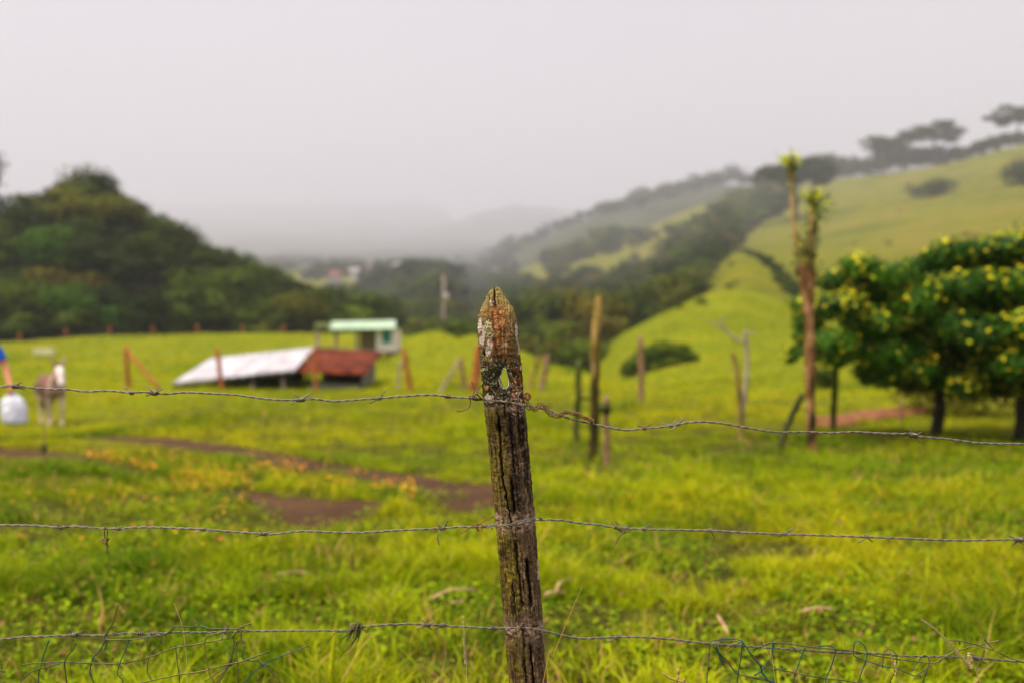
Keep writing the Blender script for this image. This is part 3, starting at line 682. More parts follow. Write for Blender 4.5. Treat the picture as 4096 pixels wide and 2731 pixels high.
post('rusty post in front of the white shed roof', 'fence_post', [(870, 1393), (877, 1470), (888, 1556)], 29, .14, m_rustp, 'post', G29)
post('rusty post where the white and the red roof meet', 'fence_post', [(1257, 1392), (1260, 1470), (1266, 1556)], 29, .12, m_rustp, 'post', G29)
post('leaning rusty post to the right of the red roof', 'fence_post', [(1618, 1400), (1627, 1470), (1640, 1556)], 29, .16, m_rustp, 'post', G29)
post('pale topped post left of the big pointed post', 'fence_post', [(1843, 1428), (1852, 1490), (1860, 1562)], 28.5, .14, m_brownw, 'post', G29)
post('thick orange post half hidden by the big pointed post', 'fence_post', [(1918, 1378), (1908, 1470), (1893, 1570)], 28, .26, m_rustp, 'post', G29)
post('grey stick slanting against the pale topped post', 'leaning_stick', [(1836, 1440), (1800, 1500), (1762, 1566)], 28.2, .09, m_greyw, 'stick')
post('short pale broken stake beside the shed wall', 'broken_stake', [(1612, 1440), (1600, 1470), (1590, 1530)], 31, .10, m_greyw, 'stake')
post('thin olive post leaning right, just right of the big pointed post', 'fence_post', [(2156, 1425), (2135, 1490), (2114, 1566)], 28, .14, m_mossy, 'post')
post('pinkish brown post leaning right beyond the wire knot', 'fence_post', [(2190, 1420), (2178, 1500), (2163, 1570)], 27.5, .17, m_brownw, 'post')
post('lone weathered brown pole in the hollow before the ridge', 'pole', [(2560, 1344), (2566, 1470), (2563, 1608)], 23, .14, m_brownw, 'pole')
post('tall mossy post, yellowish at its top and dark at its foot', 'tall_post', [(2395, 1184), (2385, 1330), (2380, 1500), (2376, 1700), (2371, 1840)], 11.8, .118, m_talls, 'post')
def band(B, e): return B.tube([P(2421, 1612, 11.3), P(2421, 1650, 11.3)], [.058, .062], 10)
post('short brown stake with a dark band near its top', 'banded_stake', [(2428, 1580), (2425, 1700), (2428, 1862)], 11.3, .075, m_brownw, 'stake', None, [('band', band, m_darkw)])
def rung(B, e): return B.tube([P(2306, 1595, 14), P(2338, 1591, 14), P(2368, 1596, 14)], .022, 6)
post('thin green pole with a short crosspiece beside the tall mossy post', 'green_pole', [(2316, 1440), (2312, 1600), (2300, 1765)], 14, .10, m_greenp, 'pole', None, [('crosspiece', rung, m_greenp)])
post('thin green pole standing under the left side of the round tree', 'thin_pole', [(3346, 1395), (3340, 1560), (3331, 1718)], 15.8, .10, m_greenp, 'pole')
post('small brown stake in the red earth bank', 'stake', [(3606, 1600), (3603, 1640), (3602, 1690)], 17.2, .06, m_brownw, 'stake')
post('slim crooked stick with a dark blunt top next to the dead tree', 'stick', [(2929, 1405), (2945, 1480), (2961, 1610), (2962, 1755)], 14.2, .085, m_mossy, 'stick')
post('dark leaning prop at the left of the pollard trunk', 'leaning_prop', [(3212, 1572), (3156, 1688), (3114, 1772)], 12.4, .085, m_darkw, 'prop')
post('short green sprout stake in front of the donkey', 'sapling_stake', [(178, 1700), (176, 1760), (172, 1850)], 11.6, .022, m_brownw, 'stake', None,
     [('tuft', lambda B, e: B.ball(P(176, 1792, 11.6), (.035, .035, .06), 8, 6, jit=.25), m_greenp)])
# dead tree
e = empty('dead_tree', at(2963, 1745, 8, 20), 'pale bare dead sapling with one crooked branch to the left', 'tree')
Yd = float(e.location[1]); b = MB()
b.tube(crom([np.array([*e.location])-np.array([0, 0, .1]), P(2972, 1640, Yd), P(2984, 1530, Yd), P(2990, 1420, Yd), P(2980, 1320, Yd)], 6), np.linspace(.04, .026, 25), 8, jit=.12)
b.build('trunk', m_greyw, e, e.location)
b = MB(); b.tube(crom([P(2982, 1372, Yd), P(2935, 1350, Yd), P(2900, 1318, Yd), P(2888, 1262, Yd)], 5), np.linspace(.026, .010, 16), 7, jit=.1)
b.tube(crom([P(2900, 1318, Yd), P(2870, 1300, Yd), P(2838, 1288, Yd)], 4), np.linspace(.018, .008, 9), 5)
b.tube(crom([P(2985, 1340, Yd), P(3010, 1330, Yd), P(3030, 1350, Yd)], 4), np.linspace(.014, .006, 9), 5)
b.build('branch', m_greyw, e, e.location)
# pollard with two leafy shoots
m_pol = simple('red_brown_bark', [(.40, (.020, .014, .006)), (.48, (.12, .055, .018)), (.58, (.24, .115, .04)), (.68, (.40, .24, .12))], 6.5, (1.6, 1.6, .5), bump=.8, bdist=.02)
Yp = 12.3; x = (3250-CX)/F0*Yp; z = h1(x, Yp)
e = empty('pollard_tree', (x, Yp, z), 'tall bare pollard trunk with two leafy shoots at its top', 'tree')
b = MB(); q = crom([[x, Yp, z-.1], [x, Yp, z], P(3243, 1700, Yp), P(3240, 1500, Yp), P(3236, 1300, Yp), P(3228, 1150, Yp), P(3222, 1060, Yp)], 6)
q = resample(q, .05); zq = q[:, 2]; rr_ = .062*(1+.22*(fbm(zq*3.1, zq*0, s=301, o=3)-.5)*2)*(1+.35*np.exp(-((zq-q[-1, 2]+.18)/.2)**2)); q[:, 0] += .02*(fbm(zq*2.2, zq*0+4, s=302, o=2)-.5)
b.tube(q, rr_, 14, jit=.12)
for _ in range(9):
    i_ = int(rng.integers(len(q)*.25, len(q)-2)); a_ = rng.uniform(0, 6.28); b.ball(q[i_]+np.array([math.cos(a_), math.sin(a_), 0])*.055, rng.uniform(.018, .035), 7, 6, jit=.2)
for _ in range(14): b.ball(q[-3]+rng.normal(0, .045, 3), rng.uniform(.03, .06), 7, 6, jit=.3)
b.build('trunk', m_pol, e, (x, Yp, z))
m_shoot = simple('shoot_bark', [(.3, (.20, .12, .035)), (.7, (.42, .28, .11))], 12, (1, 1, .4), bump=.5)
b = MB(); b.tube(resample(crom([P(3220, 1100, Yp), P(3190, 1000, Yp), P(3175, 900, Yp), P(3168, 760, Yp), P(3163, 640, Yp)], 6), .05), .027, 8, jit=.08); b.build('shoot', m_shoot, e, (x, Yp, z))
b = MB(); b.tube(resample(crom([P(3226, 1100, Yp), P(3240, 980, Yp), P(3250, 870, Yp), P(3248, 790, Yp)], 6), .05), np.linspace(.045, .028, 60)[:len(resample(crom([P(3226, 1100, Yp), P(3240, 980, Yp), P(3250, 870, Yp), P(3248, 790, Yp)], 6), .05))], 8, jit=.1); b.build('shoot', m_shoot, e, (x, Yp, z))
def tuft(spec):
    B = MB()
    for (px, py, rx, rz, n, tone, yel, leaf) in spec:
        c = P(px, py, Yp); V = rng.normal(0, .5, (n, 3))*np.array([rx, rx, rz])/F0*Yp+c
        nn = rng.normal(0, 1, (n, 3)); nn /= np.linalg.norm(nn, axis=1)[:, None]
        a = np.cross(nn, rng.normal(0, 1, (n, 3))); a /= np.linalg.norm(a, axis=1)[:, None]; bb = np.cross(nn, a)
        s = leaf*rng.uniform(.6, 1.2, (n, 1)); ta, tb = map(np.array, TONES[tone]); f = rng.random((n, 1)); cc = ta*(1-f)+tb*f
        if yel: cc = np.where(rng.random((n, 1)) < yel, np.array([.50, .50, .02]), cc)
        B.add(np.stack([V-a*s, V-bb*s*.5, V+a*s, V+bb*s*.5], 1).reshape(-1, 3), (np.arange(n)*4)[:, None]+np.array([[0, 1, 2, 3]]), np.repeat(cc, 4, 0))
    return B
B = tuft([(3160, 640, 40, 22, 110, 'bright', .75, .035), (3164, 690, 22, 70, 170, 'mid', .1, .028)]); B.build('leaves', m_fol, e, (x, Yp, z), smooth=False, col=True)
B = tuft([(3250, 790, 40, 30, 90, 'bright', .7, .035), (3258, 830, 34, 80, 200, 'bright', .12, .030), (3250, 930, 26, 110, 230, 'dark', .03, .028), (3225, 1030, 42, 90, 330, 'dark', .12, .028), (3190, 960, 20, 80, 60, 'olive', 0, .03), (3290, 830, 60, 60, 60, 'bright', .2, .03)])
B.build('leaves', m_fol, e, (x, Yp, z), smooth=False, col=True)
# far little posts along the crest
for i, (px, lb) in enumerate([(78, 'far stake on the crest nearest the left edge'), (263, 'far stake on the crest above the donkey'), (437, 'far stake on the crest left of the braced post'),
        (610, 'far stake on the crest right of the braced post'), (788, 'far stake on the crest left of the white roof'), (970, 'far stake on the crest above the white roof'), (1133, 'far stake on the crest left of the green hut')]):
    Yc_ = 107.; x = (px-CX)/F0*Yc_; z = h1(x, Yc_)
    tag(MB().tube([[x, Yc_, z-.2], [x+.03, Yc_, z+.5], [x, Yc_, z+1.0]], [.10, .10, .08], 7, jit=.1).build('crest_post', m_rustp, None, (x, Yc_, z)), lb, 'post', 'stakes along the pasture crest')
# utility pole beyond the crest
Yu = 125.; x = (1775-CX)/F0*Yu; z = h1(x, Yu)
m_conc = simple('pale_concrete', [(.3, (.19, .145, .11)), (.7, (.29, .225, .17))], 2)
e = empty('utility_pole', (x, Yu, z), 'pale concrete utility pole rising behind the pasture crest', 'pole')
zt = P(1775, 1100, Yu)[2]
MB().tube([[x, Yu, z-.3], [x, Yu, zt]], [.22, .13], 10).build('pole', m_conc, e, (x, Yu, z))
zc = P(1775, 1178, Yu)[2]; bb = MB(); bb.box((x-.55, Yu-.28, zc-.09), (x+.75, Yu-.14, zc+.09)); bb.build('crossarm', m_conc, e, (x, Yu, z), smooth=False)
MB().tube([[x+.35, Yu-.36, zc-.75], [x+.35, Yu-.36, zc+.05]], .24, 10).build('transformer', simple('light_grey_metal', [(.3, (.4, .33, .27)), (.7, (.55, .46, .38))], 2), e, (x, Yu, z))

# ------------------------------------------------------------------ sheds
def sheet(b, A, B_, C, D, th=.03, corr=0, n=60, c=None):
    """corrugated quad A-B-C-D (A-B eave); ribs run from eave to ridge"""
    A, B_, C, D = map(np.asarray, (A, B_, C, D)); u = np.linspace(0, 1, n); v = np.linspace(0, 1, 6)
    nrm = np.cross(B_-A, D-A); nrm /= np.linalg.norm(nrm); nrm *= np.sign(nrm[2])
    U, Vv = np.meshgrid(u, v); L = np.linalg.norm(B_-A)
    Pt = ((1-U)*(1-Vv))[..., None]*A+(U*(1-Vv))[..., None]*B_+(U*Vv)[..., None]*C+((1-U)*Vv)[..., None]*D
    off = corr*np.sin(U*L/.12*2*math.pi*.35)[..., None]*nrm
    T_, Bt = Pt+off+nrm*th/2, Pt+off-nrm*th/2
    k = len(v)*n; i = np.arange(k).reshape(len(v), n)
    f = np.stack([i[:-1, :-1], i[:-1, 1:], i[1:, 1:], i[1:, :-1]], -1).reshape(-1, 4)
    per = np.concatenate([i[0, :], i[1:, -1], i[-1, -2::-1], i[-2:0:-1, 0]]); pn = np.roll(per, -1)
    side = np.stack([per, per+k, pn+k, pn], -1)
    b.add(np.vstack([T_.reshape(-1, 3), Bt.reshape(-1, 3)]), [f, f[:, ::-1]+k, side], c); return b
def metal_sheet(name, stops, scale, st=(1, 1, 1)):
    return simple(name, stops, scale, st, rough=.7, bump=.1, metal=0, spec=.06)
m_zinc = metal_sheet('pale_zinc_roof', [(.3, (.25, .22, .22)), (.5, (.38, .35, .365)), (.66, (.46, .44, .46)), (.76, (.34, .19, .12))], 1.6, (1.6, .3, 1))
m_redr = metal_sheet('red_rusted_roof', [(.34, (.045, .007, .002)), (.52, (.095, .015, .004)), (.70, (.22, .055, .012))], 2.2)
m_board = simple('grey_boards', [(.3, (.16, .15, .12)), (.7, (.46, .43, .38))], 5, (4, 4, .4))
m_dark = simple('dark_stained_boards', [(.3, (.02, .018, .012)), (.7, (.06, .05, .035))], 5)
A, B_, C, D = P(690, 1533, 31.5), P(1180, 1481, 34), P(1258, 1389, 38.5), P(845, 1434, 37)
e = empty('shed', (A[0]+4, 34, h1(A[0]+4, 34)), 'low open shed under a long pale corrugated roof', 'shed')
sheet(MB(), A, B_, C, D, .05, .02, 120).build('roof', m_zinc, e, e.location)
b = MB(); sheet(b, A+[0, -.02, -.06], B_+[0, -.02, -.06], B_+[0, -.02, -.18], A+[0, -.02, -.18], .05, 0, 4); b.build('eave_beam', m_dark, e, e.location, smooth=False)
for (a, bb_) in ((.14, .1), (.36, .1), (.62, .1), (.88, .1)):
    q = A+(B_-A)*a+np.array([0, .25, -.08]); MB().tube([[q[0], q[1], h1(q[0], q[1])-.3], q], .07, 7, jit=.05).build('post', m_greyw, e, e.location)
for a in (.05, .5, .95):
    q = D+(C-D)*a+np.array([0, -.2, -.08]); MB().tube([[q[0], q[1], h1(q[0], q[1])-.3], q], .07, 7).build('post', m_darkw, e, e.location)
b = MB(); q0, q1 = D+(C-D)*.05+[0, -.35, -.1], C+[-.3, -.35, -.1]
zz = min(h1(q0[0], q0[1]), h1(q1[0], q1[1]))-.4
sheet(b, [q0[0], q0[1], zz], [q1[0], q1[1], zz], q1, q0, .04, .004, 60); b.build('back_wall', m_dark, e, e.location, smooth=False)
b = MB(); q0, q1 = A+(B_-A)*.22+[0, .3, -.52], A+(B_-A)*.98+[0, .3, -.70]
sheet(b, q0, q1, q1+[0, 0, .12], q0+[0, 0, .10], .04, 0, 4); b.build('rail', m_greyw, e, e.location, smooth=False)
A, B_, C, D = P(1192, 1487, 34), P(1462, 1497, 33.6), P(1532, 1409, 38), P(1262, 1391, 38.4)
e = empty('shed', (float((A+B_)[0]/2), 35, h1(float((A+B_)[0]/2), 35)), 'small shed with a rusted red roof and grey side wall', 'shed')
sheet(MB(), A, B_, C, D, .05, .02, 80).build('roof', m_redr, e, e.location)
sheet(MB(), C+[0, -.02, .035], D+[0, -.02, .035], D+[0, -.22, .045], C+[0, -.22, .045], .03, 0, 4).build('ridge_cap', metal_sheet('faded_pink_metal', [(.3, (.35, .14, .10)), (.7, (.5, .28, .22))], 2), e, e.location, smooth=False)
ia, ib, ic = A+[.3, .4, -.15], B_+[-.25, .4, -.13], C+[-.3, -.3, -.06]
g_ = lambda p: [p[0], p[1], h1(p[0], p[1])-.35]
sheet(MB(), g_(ia), g_(ib), ib-[0, 0, .22], ia-[0, 0, .22], .04, .004, 60).build('front_wall', m_board, e, e.location, smooth=False)
sheet(MB(), g_(ib+[.05, .05, 0]), g_(ic+[.05, 0, 0]), ic+[.05, 0, 0], ib+[.05, .05, 0], .04, .004, 60).build('side_wall', m_board, e, e.location, smooth=False)
idl = D+[.3, -.3, -.06]
sheet(MB(), g_(ic), g_(idl), idl, ic, .04, 0, 10).build('back_wall', m_dark, e, e.location, smooth=False)
# green roofed hut on stilts
Yh = 74.; e = empty('hut', P(1450, 1440, Yh), 'small hut with a pale green roof, open porch and teal window', 'hut')
m_pgreen = simple('pale_green_metal', [(.3, (.25, .33, .22)), (.7, (.35, .45, .31))], 1.0, rough=.5)
m_olive = simple('olive_boards', [(.3, (.10, .085, .03)), (.7, (.16, .135, .05))], 3)
m_white = simple('white_painted_boards', [(.3, (.52, .45, .39)), (.7, (.74, .68, .60))], 2)
m_teal = simple('teal_shutter', [(.3, (.004, .13, .085)), (.7, (.01, .22, .15))], 2, rough=.5)
def L(px, py, dy=0): return P(px, py, Yh)*np.array([1, 1, 1])+np.array([0, dy, 0])
a, b2 = L(1322, 1319, -.8), L(1588, 1317, -.8); c2, d2 = P(1583, 1284, Yh+2.2), P(1330, 1290, Yh+2.2)
sheet(MB(), a, b2, c2, d2, .12, .02, 60).build('roof', m_pgreen, e, e.location)
sheet(MB(), L(1262, 1312, -.4), L(1330, 1312, -.4), P(1330, 1292, Yh+2), P(1262, 1292, Yh+2), .08, .01, 20).build('porch_roof', m_greenp, e, e.location)
fl = L(1400, 1402)[2]
def wbox(px0, px1, py0, py1, y0, y1): return (P(px0, py1, Yh)[0], Yh+y0, P(px0, py1, Yh)[2]), (P(px1, py0, Yh)[0], Yh+y1, P(px0, py0, Yh)[2])
MB().box(*wbox(1262, 1592, 1402, 1410, -.3, 2.0)).build('floor', m_greyw, e, e.location, smooth=False)
MB().box(*wbox(1438, 1506, 1316, 1402, .3, .4)).build('wall', m_olive, e, e.location, smooth=False)
for pa in (1270, 1345, 1428): MB().box(*wbox(pa-7, pa+7, 1312, 1402, -.15, .1)).build('post', m_greyw, e, e.location, smooth=False)
for pa in (1275, 1350, 1434, 1550, 1582):
    lo, hi = wbox(pa-5, pa+5, 1410, 1440, .1, .3); MB().box((lo[0], lo[1], h1(lo[0], lo[1])-.4), hi).build('stilt', m_darkw, e, e.location, smooth=False)
room = MB()
room.box(*wbox(1506, 1528, 1316, 1402, -.2, 1.9)); room.box(*wbox(1566, 1590, 1316, 1402, -.2, 1.9))
room.box(*wbox(1528, 1566, 1374, 1402, -.2, 1.9)); room.box(*wbox(1528, 1566, 1311, 1318, -.2, 1.9)); room.build('room', m_white, e, e.location, smooth=False)
wd = MB().box(*wbox(1528, 1566, 1318, 1374, -.1, .0)).build('window', m_teal, e, e.location, smooth=False)
MB().box(*wbox(1540, 1585, 1412, 1436, .4, 1.6)).build('crate_base', m_dark, e, e.location, smooth=False)
# white board / trough far left
q = at(178, 1418, 40, 109); m_tr = simple('cream_paint', [(.3, (.48, .42, .24)), (.7, (.58, .52, .32))], 2)
b = MB(); w_, h_ = 76/F0*q[1], 26/F0*q[1]
b.box((q[0]-w_/2, q[1]-.3, q[2]+.05), (q[0]+w_/2, q[1]-.25, q[2]+h_)); b.box((q[0]-w_/2, q[1]+.25, q[2]+.05), (q[0]+w_/2, q[1]+.3, q[2]+h_))
b.box((q[0]-w_/2, q[1]-.25, q[2]+.05), (q[0]-w_/2+.05, q[1]+.25, q[2]+h_-.003)); b.box((q[0]+w_/2-.05, q[1]-.25, q[2]+.05), (q[0]+w_/2, q[1]+.25, q[2]+h_-.003))
b.box((q[0]-w_/2+.05, q[1]-.25, q[2]-.02), (q[0]+w_/2-.05, q[1]+.25, q[2]+.08))
tag(b.build('water_trough', m_tr, None, tuple(q), smooth=False), 'cream coloured trough lying in the pasture above the donkey', 'trough')
# far houses under the mountain
for i, (px, Y, wd_, cw, cr, lb) in enumerate([(1340, 900, 12, (.6, .5, .47), (.45, .16, .12), 'far reddish roofed house, leftmost in the misty valley'),
      (1418, 930, 10, (.85, .8, .78), (.7, .6, .58), 'far white house low in the misty valley'), (1495, 960, 11, (.85, .72, .68), (.6, .35, .3), 'far pink house in the middle of the hamlet'),
      (1560, 1010, 9, (.75, .5, .42), (.5, .25, .2), 'far small brick coloured house in the hamlet'), (1597, 1040, 13, (.9, .86, .82), (.75, .68, .64), 'far large white house highest in the hamlet'), (1650, 1050, 10, (.8, .6, .55), (.55, .3, .26), 'far pinkish house at the right end of the hamlet')]):
    x = (px-CX)/F0*Y; z = h1(x, Y)+2; e = empty('house', (x, Y, z), lb, 'house', 'hamlet houses in the misty valley')
    cw = tuple(.5*k for k in cw); cr = tuple(.5*k for k in cr); wd_ *= .8; mw = simple('house_wall', [(.3, tuple(.9*k for k in cw)), (.7, cw)], 1); mr = simple('house_roof', [(.3, tuple(.9*k for k in cr)), (.7, cr)], 1)
    MB().box((x-wd_/2, Y-4, z-4), (x+wd_/2, Y+4, z+6)).build('wall', mw, e, (x, Y, z), smooth=False)
    V = np.array([[x-wd_/2-.7, Y-4.7, z+5.8], [x+wd_/2+.7, Y-4.7, z+5.8], [x+wd_/2+.7, Y+4.7, z+5.8], [x-wd_/2-.7, Y+4.7, z+5.8], [x-wd_/2-.7, Y, z+9], [x+wd_/2+.7, Y, z+9]])
    b = MB(); b.add(V, [np.array([[0, 1, 5, 4], [2, 3, 4, 5], [3, 2, 1, 0]]), np.array([[0, 4, 3], [1, 2, 5]])]); b.build('roof', mr, e, (x, Y, z), smooth=False)
    for s in (-.25, .25): MB().box((x+s*wd_-.7, Y-4.08, z+1.5), (x+s*wd_+.7, Y-4.01, z+3.5)).build('window', m_dark, e, (x, Y, z), smooth=False)
# ------------------------------------------------------------------ the pointed post in front
YP = 2.142
Lp = [(1144, 1975), (1181, 1949), (1222, 1928), (1267, 1911), (1343, 1910), (1439, 1918), (1528, 1928), (1620, 1936), (1820, 1957), (2032, 1976), (2165, 1989), (2403, 2007), (2536, 2021), (2731, 2036), (4150, 2142)]
Rp = [(1144, 1985), (1158, 2004), (1193, 2024), (1238, 2057), (1280, 2068), (1369, 2075), (1439, 2084), (1519, 2092), (1608, 2098), (1820, 2118), (2055, 2138), (2218, 2150), (2403, 2166), (2562, 2177), (2731, 2187), (4150, 2293)]
ny, na = 1150, 200
pyv = np.concatenate([np.linspace(1144, 1300, 150)[:-1], np.linspace(1300, 2800, 851), np.linspace(2803, 4150, 150)]); ny = len(pyv)
lx = np.interp(pyv, [a for a, b in Lp], [b for a, b in Lp]); rx = np.interp(pyv, [a for a, b in Rp], [b for a, b in Rp])
sm = np.array([1, 2, 3, 4, 3, 2, 1.])/16
lx[5:-5] = np.convolve(lx, sm, 'same')[5:-5]; rx[5:-5] = np.convolve(rx, sm, 'same')[5:-5]
lx += (fbm(pyv/9, pyv*0, s=201, o=3)-.5)*5; rx += (fbm(pyv/9, pyv*0, s=203, o=3)-.5)*5
sc = YP/F0
th = np.arange(na)/na*2*math.pi
sx_, cy_ = np.cos(th), np.sin(th)            # cy_<0 : front
se = lambda v, e: np.sign(v)*np.abs(v)**e
SX = np.repeat(se(sx_, .72)[None], ny, 0); SY = np.repeat(se(cy_, .72)[None], ny, 0)
cx = (lx+rx)/2; hw = (rx-lx)/2
PX = cx[:, None]+hw[:, None]*SX; PY = np.repeat(pyv[:, None], na, 1)
hd = .040*np.minimum(1, .35+(pyv-1144)/260)                     # half depth, thinner toward the hewn tip
u = (PX-lx[:, None])/np.maximum((rx-lx)[:, None], 1)
X = (PX-CX)*sc; Z = CH-(PY-CY)*sc; Yv = YP+hd[:, None]*SY
front = (SY < .15)
# relief: grain, splits, chips
gx = PX-cx[:, None]+.0*PY                                     # across the grain (follows the lean)
gr = fbm(gx/5.5, PY/120, s=211, o=4)-.5
gr2 = fbm(gx/2.2+9, PY/40, s=212, o=3)-.5
dep = -.006*gr-.0028*gr2-.004*(fbm(gx/14, PY/14, s=213, o=4)-.5)
def crack(pts, w, d):
    py_ = [p[1] for p in pts]; px_ = [p[0] for p in pts]
    c = np.interp(PY, py_, px_)+(fbm(PY/16, PY*0, s=int(px_[0])%97, o=3)-.5)*7
    ww = w*(.5+fbm(PY/30, PY*0, s=int(px_[0]) % 89, o=2))
    m = np.exp(-((PX-c)/ww)**2)*sstep(py_[0]-15, py_[0]+20, PY)*(1-sstep(py_[-1]-30, py_[-1], PY))*(SY < 0)
    return m*d, m
CR = [([(1990, 1640), (1998, 1700), (2003, 1800), (2010, 1900), (2030, 1990), (2050, 2110)], 3.0, .016), ([(1993, 1690), (1996, 1712), (1999, 1735)], 7, .022),
      ([(2045, 1900), (2052, 1980), (2056, 2060)], 5, .018), ([(2060, 2150), (2078, 2300), (2092, 2420)], 4, .014), ([(2105, 2220), (2118, 2330), (2125, 2420)], 5, .016),
      ([(2118, 2560), (2140, 2731), (2150, 2900)], 4, .014), ([(2092, 2480), (2100, 2640), (2108, 2760)], 3, .010), ([(2015, 1580), (2018, 1620), (2022, 1680)], 4, .012),
      ([(1938, 1400), (1941, 1440)], 4, .012), ([(1976, 1150), (1980, 1190), (1984, 1250)], 3, .008), ([(1955, 2100), (1990, 2400)], 2.2, .006), ([(2040, 1700), (2062, 1900)], 2.5, .006), ([(2070, 1640), (2090, 1800)], 2.2, .007), ([(2050, 2320), (2068, 2480)], 2.4, .009)]
cm = np.zeros_like(PX)
for pts, w, dd in CR:
    a, m_ = crack(pts, w, dd); dep += a; cm = np.maximum(cm, m_)
# hollow around the hole
hm = np.exp(-(((PX-2012)/30)**2+((PY-1510)/70)**2))*(SY < 0); dep += .010*hm
nx_, ny_ = SX, SY/1.0
ln = np.hypot(nx_, ny_)+1e-9
X -= dep*nx_/ln*.35; Yv -= dep*ny_/ln
# pigments
n1 = fbm(gx/4, PY/60, s=221, o=4); n2 = fbm(gx/9, PY/9, s=222, o=5); n3 = fbm(gx/3, PY/4, s=223, o=3); n4 = fbm(gx/22, PY/60, s=224, o=3)
uu = u
def c3(*a): return np.array(a)
C = (c3(.06, .034, .014)[None, None]*(1-n1[..., None])*1.3+c3(.22, .135, .07)*n1[..., None]*1.15)
def lay(C, m, col):
    m = np.clip(m, 0, 1)[..., None]; return C*(1-m)+np.asarray(col)*m
low = sstep(1600, 1640, PY)
C = lay(C, low*sstep(.40, .52, n2+.15*(.5-uu)+.1*(n4-.5))*(1-sstep(.42, .60, uu+.3*(n4-.5)))*.85, c3(.20, .145, .018))
C = lay(C, low*sstep(.54, .66, n2)*sstep(.48, .6, n4)*(1-sstep(.5, .75, uu))*.9, c3(.34, .24, .02))
C = lay(C, low*sstep(.50, .60, n1)*sstep(.35, .6, uu)*.7, c3(.30, .19, .11))
C = lay(C, low*sstep(.48, .58, fbm(gx/3, PY/45, s=231, o=4))*.85*sstep(.38, .52, n3), c3(.015, .010, .006))
blk = low*np.exp(-((uu-.58+.05*np.sin(PY/170))/.13)**2)*(1-sstep(2060, 2140, PY)); C = lay(C, blk*sstep(.36, .56, n2+.1)*.95, c3(.012, .009, .006))
blk = low*np.exp(-((uu-.88)/.10)**2)*(1-sstep(1900, 2000, PY)); C = lay(C, blk*sstep(.35, .5, n2)*.9, c3(.014, .011, .007))
for yc, hh in ((2075, 42), (2503, 38), (1620, 14)):               # paler worn bands where the wires rub
    C = lay(C, np.exp(-((PY-yc+12*(n4-.5)*4)/hh)**2)*sstep(.42, .55, n2+.04)*.85, c3(.42, .28, .20))
up = 1-low
C = lay(C, up*.75, c3(.13, .095, .035)); C = lay(C, up*sstep(.48, .58, n2)*.8, c3(.27, .19, .075))
tip = 1-sstep(1230, 1300, PY); C = lay(C, tip*sstep(.42, .52, n3)*.8, c3(.40, .27, .085)); C = lay(C, tip*sstep(.54, .62, n1)*.7, c3(.05, .04, .012))
C = lay(C, tip*sstep(.5, .75, uu)*.5, c3(.48, .34, .11))
org = np.exp(-(((uu-.52)/.24)**2))*sstep(1205, 1250, PY)*(1-sstep(1400, 1460, PY)); C = lay(C, org*sstep(.40, .52, n2+.05)*.92, c3(.42, .105, .014))
C = lay(C, org*sstep(.54, .62, n3)*.7, c3(.50, .30, .15)); C = lay(C, org*sstep(.57, .63, n1)*.85, c3(.045, .022, .010))
dk = sstep(1385, 1470, PY+60*(n4-.5)*2)*up; C = lay(C, dk*sstep(.22, .40, n2+.03)*.96, c3(.016, .016, .007))
C = lay(C, dk*sstep(.56, .64, n3)*.6, c3(.10, .10, .02))
C = lay(C, dk*sstep(.56, .62, fbm(gx/8, PY/14, s=240, o=4))*sstep(.6, .8, uu), c3(.30, .09, .02))
def blob(px, py, ax, ay, thr=.5, s=0):
    q = ((PX-px)/ax)**2+((PY-py)/ay)**2
    return sstep(0, .25, 1-q+2.0*(fbm(PX/7, PY/9, s=250+s, o=4)-.5))*(SY < .4)
pale = c3(.62, .50, .41)
for i, bb in enumerate([(1921, 1305, 9, 32), (1935, 1330, 8, 24), (1928, 1362, 12, 20), (1960, 1385, 12, 32), (2066, 1330, 7, 44), (2076, 1390, 5, 34), (1955, 1588, 20, 17), (1965, 1212, 5, 14), (1950, 1410, 10, 12), (2082, 1470, 4, 10), (2136, 1955, 4, 36), (2158, 2280, 9, 40), (2153, 2240, 4, 20)]):
    C = lay(C, blob(*bb, s=i)*.92, pale*(.85+.3*n1[..., None]))
for i, bb in enumerate([(1950, 1300, 16, 24), (1962, 1335, 18, 20), (1998, 1290, 7, 9), (2046, 1328, 4, 7), (2020, 1375, 9, 14), (1942, 1475, 12, 9), (1988, 1180, 6, 10)]):
    C = lay(C, blob(*bb, s=40+i)*sstep(.44, .5, n3)*.95, c3(.50, .48, .24))
spk = sstep(.61, .65, fbm(gx/4.5, PY/6, s=271, o=3))*sstep(.55, .7, uu)*sstep(1520, 1560, PY)*(1-sstep(1640, 1680, PY)); C = lay(C, spk, c3(.66, .46, .38))
spk = sstep(.71, .74, fbm(PX/5, PY/5, s=272, o=2))*up*sstep(1420, 1450, PY); C = lay(C, spk*.9, c3(.55, .42, .30))
C = lay(C, sstep(.5, .9, np.exp(-(((PX-1945)/12)**2+((PY-1548)/16)**2)))*.8, c3(.40, .13, .02))
C = lay(C, cm*.95, c3(.008, .006, .004)); C = lay(C, hm*sstep(.3, .6, hm)*.85, c3(.016, .014, .006))
C = C*(.62+.55*n3[..., None])
b = MB(); V = np.stack([X, Yv, Z], -1).reshape(-1, 3); i = np.arange(ny*na).reshape(ny, na); rl = np.roll(i, -1, 1)
Fq = np.stack([i[:-1], i[1:], rl[1:], rl[:-1]], -1).reshape(-1, 4)
V = np.vstack([V, V[:na].mean(0)+[0, 0, .001], V[-na:].mean(0)]); C2 = np.vstack([C.reshape(-1, 3), C[0].mean(0), C[-1].mean(0)])
